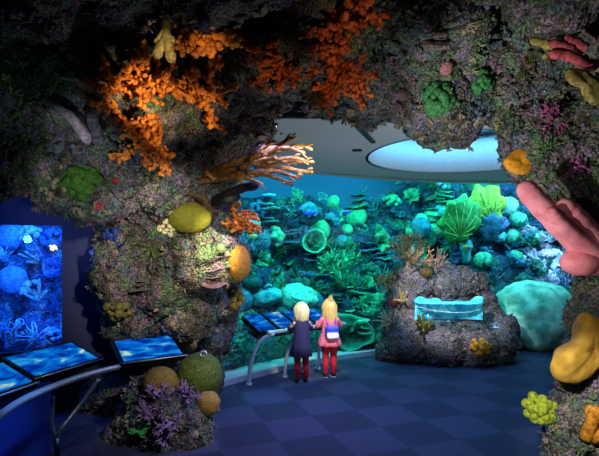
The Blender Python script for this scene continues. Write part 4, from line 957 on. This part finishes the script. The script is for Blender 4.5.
# left console: rail, leg, cabinet
t = empty('console_rail', (-2.0, 4.0, 0), 'curved steel leaning rail with a bracket leg before the left screens', 'rail'); TL = Vector(t.location)
pts = spline([(PZ(x, y, .71)-TL)[:] for x, y in ((-25, 436), (0, 415), (25, 399), (60, 384), (90, 374), (118, 367))], 6)
g = G(); g.tube(pts, [.028]*len(pts), 12); g.build('rail', M_STEEL, t)
g = G(); q = [PZ(99, 379, .66)-TL, P(80, 405, 4.25)-TL, P(62, 428, 4.1)-TL, P(57, 437, 4.08)-TL]; s = spline([v[:] for v in q], 6); g.tube(s, [.022]*len(s), 8)
q = [P(57, 437, 4.08)-TL, P(52, 425, 4.08)-TL, P(53, 398, 4.1)-TL]; s = spline([v[:] for v in q], 6); g.tube(s, [.02]*len(s), 8); g.build('leg', plain('#8a949c', .35, .7), t)
g = G(); p0 = P(57, 437, 4.08); g.tube([(p0-TL)[:], (p0.x-TL.x, p0.y-TL.y, 0.01)], [.02, .03], 8, False); g.build('foot', plain('#5a6470', .3, 1), t)
g = G()
pan = spline([(-2.75, 2.7, 0), (-2.55, 3.4, 0), (-2.3, 4.35, 0)], 6); V = []
for p in pan: V += [(p.x, p.y, 0), (p.x, p.y, .66), (p.x-.35, p.y, .66), (p.x-.35, p.y, 0)]
g.add(V, [(i*4+j, i*4+(j+1) % 4, i*4+4+(j+1) % 4, i*4+4+j) for i in range(len(pan)-1) for j in range(4)]+[(0, 1, 2, 3), tuple((len(pan)-1)*4+k for k in (3, 2, 1, 0))])
tag(g.build('console_cabinet', plain('#20409a', .5), smooth=False), 'dark blue curved base cabinet under the left touch screens', 'cabinet')
# pedestal for the screen before the pillar
sc3 = PZ(148, 349, .8)
g = G(); g.box((0, 0, .37), (.06, .05, .37)); g.box((0, 0, .015), (.16, .12, .015)); tag(g.build('screen_pedestal', M_BLACK, loc=(sc3.x, sc3.y+.02, 0), smooth=False), 'black post carrying the touch screen before the pillar', 'stand')
# aquarium-side console
t = empty('console_stand', (-.2, 6.9, 0), 'steel stand with three bowed legs and a rail under the small screens', 'stand'); TL = Vector(t.location)
r0 = Vector((-.44, 6.47, .72)); r1 = Vector((.70, 7.27, .72)); mid = (r0+r1)/2+Vector((-.02, .03, 0))
s = spline([(r0-TL)[:], (mid-TL)[:], (r1-TL)[:]], 8); g = G(); g.tube(s, [.027]*len(s), 12); g.build('rail', M_STEEL, t)
for f_, tt in (((-.70, 6.52), .06), ((-.21, 6.90), .42), ((.29, 7.36), .8)):
    f_ = Vector((*f_, 0)); top = r0.lerp(r1, tt)-Vector((0, 0, .03))
    q = [f_+Vector(((top.x-f_.x)*(1-math.cos(a)), (top.y-f_.y)*(1-math.cos(a)), .015+(top.z-.015)*math.sin(a))) for a in (0, .3, .6, .9, 1.2, 1.57)]
    s = spline([(v-TL)[:] for v in q], 6); g = G(); g.tube(s, [.046-.0005*i for i in range(len(s))], 12, True, .6); o = g.build('leg', M_STEEL, t)
    g = G(); fl2 = f_-TL; V = []; g.tube([(fl2.x, fl2.y, .0), (fl2.x, fl2.y, .018)], [.075, .07], 16, False, .6); g.build('foot_plate', M_STEEL, o)
# tray under the screens
g = G(); a = Vector((fl_[0][0], fl_[0][1], .64))-tn*.16; b_ = Vector((fl_[3][0], fl_[3][1], .64))+tn*.16; V = []
for p in (a, b_):
    for q, dz in ((-.13, -.03), (-.13, .0), (.1, .06), (.1, .03)): r_ = p+pn*q; V.append((r_.x-TL.x, r_.y-TL.y, r_.z+dz))
g.add(V, [(0, 1, 5, 4), (1, 2, 6, 5), (2, 3, 7, 6), (3, 0, 4, 7), (0, 3, 2, 1), (4, 5, 6, 7)]); g.build('tray', M_BLACK, t, smooth=False)

# ------------------------------------------------------------------ the two girls
SKIN = plain('#e0a888', .6)
def skin_mesh(name, verts, edges, radii, mat, parent, sub=1):
    me = bpy.data.meshes.new(name); me.from_pydata([tuple(v) for v in verts], edges, []); me.update()
    o = bpy.data.objects.new(name, me); COL.objects.link(o)
    o.modifiers.new('s', 'SKIN'); 
    if not me.skin_vertices: me.attributes.new  # created by the modifier's data below
    bpy.context.view_layer.objects.active = o
    if not me.skin_vertices:
        bm = bmesh.new(); bm.from_mesh(me); bm.verts.layers.skin.verify(); bm.to_mesh(me); bm.free()
    for i, r in enumerate(radii):
        rr = r if hasattr(r, '__len__') else (r, r); me.skin_vertices[0].data[i].radius = rr
        me.skin_vertices[0].data[i].use_root = (i == 0)
    sb = o.modifiers.new('u', 'SUBSURF'); sb.levels = sub+1; sb.render_levels = sub+1
    dg = bpy.context.evaluated_depsgraph_get(); dg.update(); m2 = bpy.data.meshes.new_from_object(o.evaluated_get(dg)); bpy.data.objects.remove(o)
    m2.materials.clear(); m2.materials.append(mat); m2.polygons.foreach_set('use_smooth', [True]*len(m2.polygons))
    m2.name = name; o = bpy.data.objects.new(name, m2); COL.objects.link(o)
    if parent: o.parent = parent
    return o
def hand(parent_g, wrist, d, side):
    pass
def girl(loc, rz, H, label, coat, tights, shoe, hairc, kind, hands):
    t = empty('girl', loc, label, 'person'); t.name = 'person'; t.rotation_euler = (0, 0, rz); k = H/1.12
    s = k
    V = lambda *a: Vector(a)*s
    Ri = Matrix.Rotation(-rz, 3, 'Z')
    hl = [Ri @ (Vector(h_)-Vector(loc)) for h_ in hands]
    pts = [V(0, 0, .52), V(0, .0, .62), V(0, 0, .74), V(0, 0, .84), V(0, .0, .90), V(0, .01, .95)]
    E = [(0, 1), (1, 2), (2, 3), (3, 4), (4, 5)]; R = [.085*s, .078*s, .088*s, .07*s, .034*s, .035*s]
    for sd in (-1, 1):
        b0 = len(pts); pts += [V(sd*.055, 0, .47), V(sd*.06, .005, .28), V(sd*.06, -.005, .07), V(sd*.065, .03, .03), V(sd*.068, .09, .022)]
        R += [.045*s, .024*s, .015*s, .015*s, .015*s]; E += [(0, b0), (b0, b0+1), (b0+1, b0+2), (b0+2, b0+3), (b0+3, b0+4)]
        sh = V(sd*.115, 0, .835); hd = hl[0 if sd < 0 else 1]; el = (sh+hd)/2+V(sd*.05, -.03, -.07)
        b0 = len(pts); pts += [sh, el, hd]; R += [.036*s, .028*s, .02*s]; E += [(3, b0), (b0, b0+1), (b0+1, b0+2)]
        # palm end and fingers
        dd = (hd-el).normalized(); side = dd.cross(Vector((0, 0, 1))).normalized(); pl = hd+dd*.035*s
        b1 = len(pts); pts.append(pl); R.append(.017*s); E.append((b0+2, b1))
    body = skin_mesh('body', pts, E, R, SKIN, t)
    for sd in (-1, 1):
        hd = hl[0 if sd < 0 else 1]; sh = V(sd*.115, 0, .835); el = (sh+hd)/2+V(sd*.05, -.03, -.07); dd = (hd-el).normalized(); side = dd.cross(Vector((0, 0, 1))).normalized(); up = side.cross(dd)
        g = G(); pl = hd+dd*.03*s
        for j, (o_, L) in enumerate(((-.016, .038), (-.005, .044), (.006, .042), (.016, .034))):
            p = pl+side*o_*s; g.tube([p, p+dd*L*.5*s, p+dd*L*.85*s-up*.008*s, p+dd*L*s-up*.02*s], [.0065*s, .006*s, .0055*s, .005*s], 6)
        th = hd+dd*.01*s-side*sd*.012*s; g.tube([th, th+(dd-side*sd*.9).normalized()*.02*s, th+(dd*1.2-side*sd*.6).normalized()*.038*s], [.008*s, .007*s, .006*s], 6)
        g.build('fingers', SKIN, t)
    # head
    HS = 1.18; hg = G(); Vv, Fc = ICO[4]; q = Vv.copy(); z = q[:, 2]; q = q*np.array([.073, .085, .095])*HS; q[:, 0] *= 1-.16*np.clip(-z, 0, 1); q[:, 1] *= 1-.1*np.clip(-z, 0, 1)
    f = np.exp(-((Vv[:, 0])**2/.02+(Vv[:, 2]+.15)**2/.03))*(Vv[:, 1] > 0)*.016*HS; q[:, 1] += f
    hc = V(0, .015, 1.015); tilt = Matrix.Rotation(-.35, 3, 'X'); q = (q*s) @ np.array(tilt).T+np.array(hc[:]); hg.add(q, Fc)
    for sd in (-1, 1): hg.ball((sd*.073*s*HS, .01*s, 1.005*s), (.01*s, .018*s, .026*s), 2)
    head = hg.build('head', SKIN, t)
    g = G()
    for sd in (-1, 1):
        e = hc+HS*tilt @ V(sd*.028, .08, .005); g.ball(e, .009*s, 2)
    g.build('eye', plain('#302018', .2), head)
    g = G(); e = hc+HS*tilt @ V(0, .083, -.045); g.ball(e, (.02*s, .005*s, .005*s), 2); g.build('mouth', plain('#b05050', .5), head)
    # hair: cap plus many locks
    g = G(); q = Vv.copy(); keep = (q[:, 1] < .35) | (q[:, 2] > .45); q = q*np.array([.083, .096, .104])*HS; q[:, 1] = np.where(keep, q[:, 1], q[:, 1]*.7)
    q = q*(1+.03*fbm(Vv*7, 2))[:, None]; q = (q*s) @ np.array(tilt).T+np.array(hc[:])+np.array([0, -.008*s, .008*s])*HS; g.add(q, Fc)
    rs = np.random.RandomState(int(abs(loc[0])*100)+3); Lh = .155 if kind == 'bob' else .2
    for i in range(90):
        a = math.pi*(1.0+ (i+.5)/90)+rs.randn()*.05 if True else 0
        a = -math.pi*.5+(i/89-.5)*math.pi*1.35; d = Vector((math.cos(a), math.sin(a), 0)); r1_ = .078+.008*rs.rand(); L = Lh*(.85+.25*rs.rand())
        top = hc+HS*V(d.x*.04, d.y*.045, .09); m1 = hc+HS*V(d.x*r1_*1.02, d.y*(r1_+.014), .03); m2_ = hc+HS*V(d.x*(r1_+.004), d.y*(r1_+.012), -.05); en = hc+HS*V(d.x*(r1_-.012*(kind == 'bob')+.01*rs.randn()), d.y*(r1_+.0), .05-L)
        ss = spline([v[:] for v in (top, m1, m2_, en)], 3); g.tube(ss, [.009*s*(1-.05*j) for j in range(len(ss))], 5)
    g.build('hair', coralmat(hairc, None, 90, .4, .45), t)
    if kind != 'bob':
        g = G(); g.ball(hc+HS*V(0, -.03, .115), (.028*s, .028*s, .022*s), 2)
        for i in range(10): d = R3(rs); g.tube([hc+HS*V(0, -.03, .12), hc+HS*V(0, -.06, .135)+d*.012, hc+HS*V(0, -.085, .09)+d*.015], [.008*s, .007*s, .004*s], 5)
        g.build('hair_tuft', coralmat(hairc, None, 90, .4, .45), t)
    # coat: flared shell with folds
    g = G(); N = 48; prof = kind == 'bob' and [(.045, .052, .93), (.10, .07, .88), (.118, .083, .84), (.112, .088, .76), (.115, .092, .65), (.135, .11, .52), (.155, .128, .38), (.15, .124, .378), (.1, .09, .5), (.08, .06, .6)] or \
        [(.045, .052, .93), (.10, .07, .88), (.12, .085, .84), (.115, .09, .76), (.12, .097, .65), (.165, .135, .52), (.182, .15, .47), (.175, .145, .468), (.1, .09, .55), (.08, .06, .6)]
    VV = []
    for i, (a, b_, z) in enumerate(prof):
        for j in range(N):
            q = 6.2832*j/N; fl = max(0, min(1, (.72-z)/.3)); w_ = 1+.07*fl*math.sin(9*q+.5)+.03*fl*math.sin(4*q)
            VV.append((a*math.cos(q)*w_*s, b_*math.sin(q)*w_*s, z*s))
    g.add(VV, [(i*N+j, i*N+(j+1) % N, (i+1)*N+(j+1) % N, (i+1)*N+j) for i in range(len(prof)-1) for j in range(N)]); g.build('coat', coat, t)
    for sd in (-1, 1):
        hd = hl[0 if sd < 0 else 1]; sh = V(sd*.095, 0, .845); el = (sh+hd)/2+V(sd*.05, -.03, -.07); w_ = el.lerp(hd, .86); ss = spline([v[:] for v in (sh, sh.lerp(el, .4), el, el.lerp(hd, .5), w_)], 4)
        g = G(); g.tube(ss, np.linspace(.046, .03, len(ss))*s*(1+.05*np.sin(np.arange(len(ss))*2.3)), 12, False); g.build('sleeve', coat, t)
        g = G(); ss = spline([V(sd*.055, 0, .55)[:], V(sd*.057, .002, .42)[:], V(sd*.06, .005, .28)[:], V(sd*.06, -.012, .18)[:], V(sd*.06, -.004, .05)[:]], 5)
        g.tube(ss, np.interp(np.linspace(0, 1, len(ss)), [0, .3, .5, .72, 1], [.066, .058, .045, .042, .03])*s, 14, False); g.build('tights', tights, t)
        g = G(); Vq, Fq = ICO[3]; q = Vq*np.array([.034, .075, .034]); q[:, 2] = np.maximum(q[:, 2], -.02); q[:, 2] *= np.where(Vq[:, 1] < -.1, 1.25, .95); g.add(q*s+np.array([sd*.062*s, .035*s, .034*s]), Fq); sho = g.build('shoe', shoe, t)
        g = G(); q = Vq*np.array([.033, .074, .008]); g.add(q*s+np.array([sd*.062*s, .035*s, .008*s]), Fq); g.build('sole', plain('#e0e0e0', .6) if kind != 'bob' else shoe, sho)
    return t, s
gl, s_ = girl((.03, 6.60, 0), math.radians(18), 1.11, 'blond girl in a long navy coat and red tights, back turned, at the console', plain('#1c1c44', .8), coralmat('#b01828', '#7a0c18', 60, .2), plain('#301018', .5), '#f4e0a8', 'bob', [(-.13, 6.80, .78), (.10, 6.88, .77)])
gr, s2 = girl((.44, 6.86, 0), math.radians(12), 1.13, 'blond girl in a pink coat with a blue and white backpack, leaning on the rail', coralmat('#e87888', '#c05868', 60, .3), coralmat('#e02c38', '#a81824', 60, .2), plain('#14161c', .5), '#ecc878', 'long', [(.27, 6.98, .78), (.58, 7.14, .78)])
bp_ = empty('backpack', (0, 0, 0), 'small blue and white child\'s backpack worn by the girl in pink', 'backpack')
bp_.location = Vector((.44, 6.86, 0))+Matrix.Rotation(math.radians(12), 3, 'Z') @ Vector((0, -.125, .60)); bp_.rotation_euler = (0, 0, math.radians(12))
def rbox(g, c, h, p=.5):
    V, Fc = ICO[3]; q = np.sign(V)*np.abs(V)**p; q = q/np.abs(q).max(); g.add(q*np.array(h)+np.array(c), Fc)
g = G(); rbox(g, (0, 0, .08), (.1, .05, .09)); bag = g.build('bag', plain('#2038b8', .6), bp_)
g = G(); rbox(g, (0, -.04, .04), (.088, .03, .045)); g.build('pocket', plain('#d8d8e0', .6), bp_)
g = G(); rbox(g, (0, -.014, .15), (.09, .045, .025)); g.build('flap', plain('#4858d0', .6), bp_)
for sd in (-1, 1):
    g = G(); g.tube([(sd*.055, .02, .17), (sd*.07, .06, .26), (sd*.08, .12, .285), (sd*.09, .19, .26)], [.011]*4, 8, True, .5); g.build('strap', plain('#2030a0', .6), bp_)
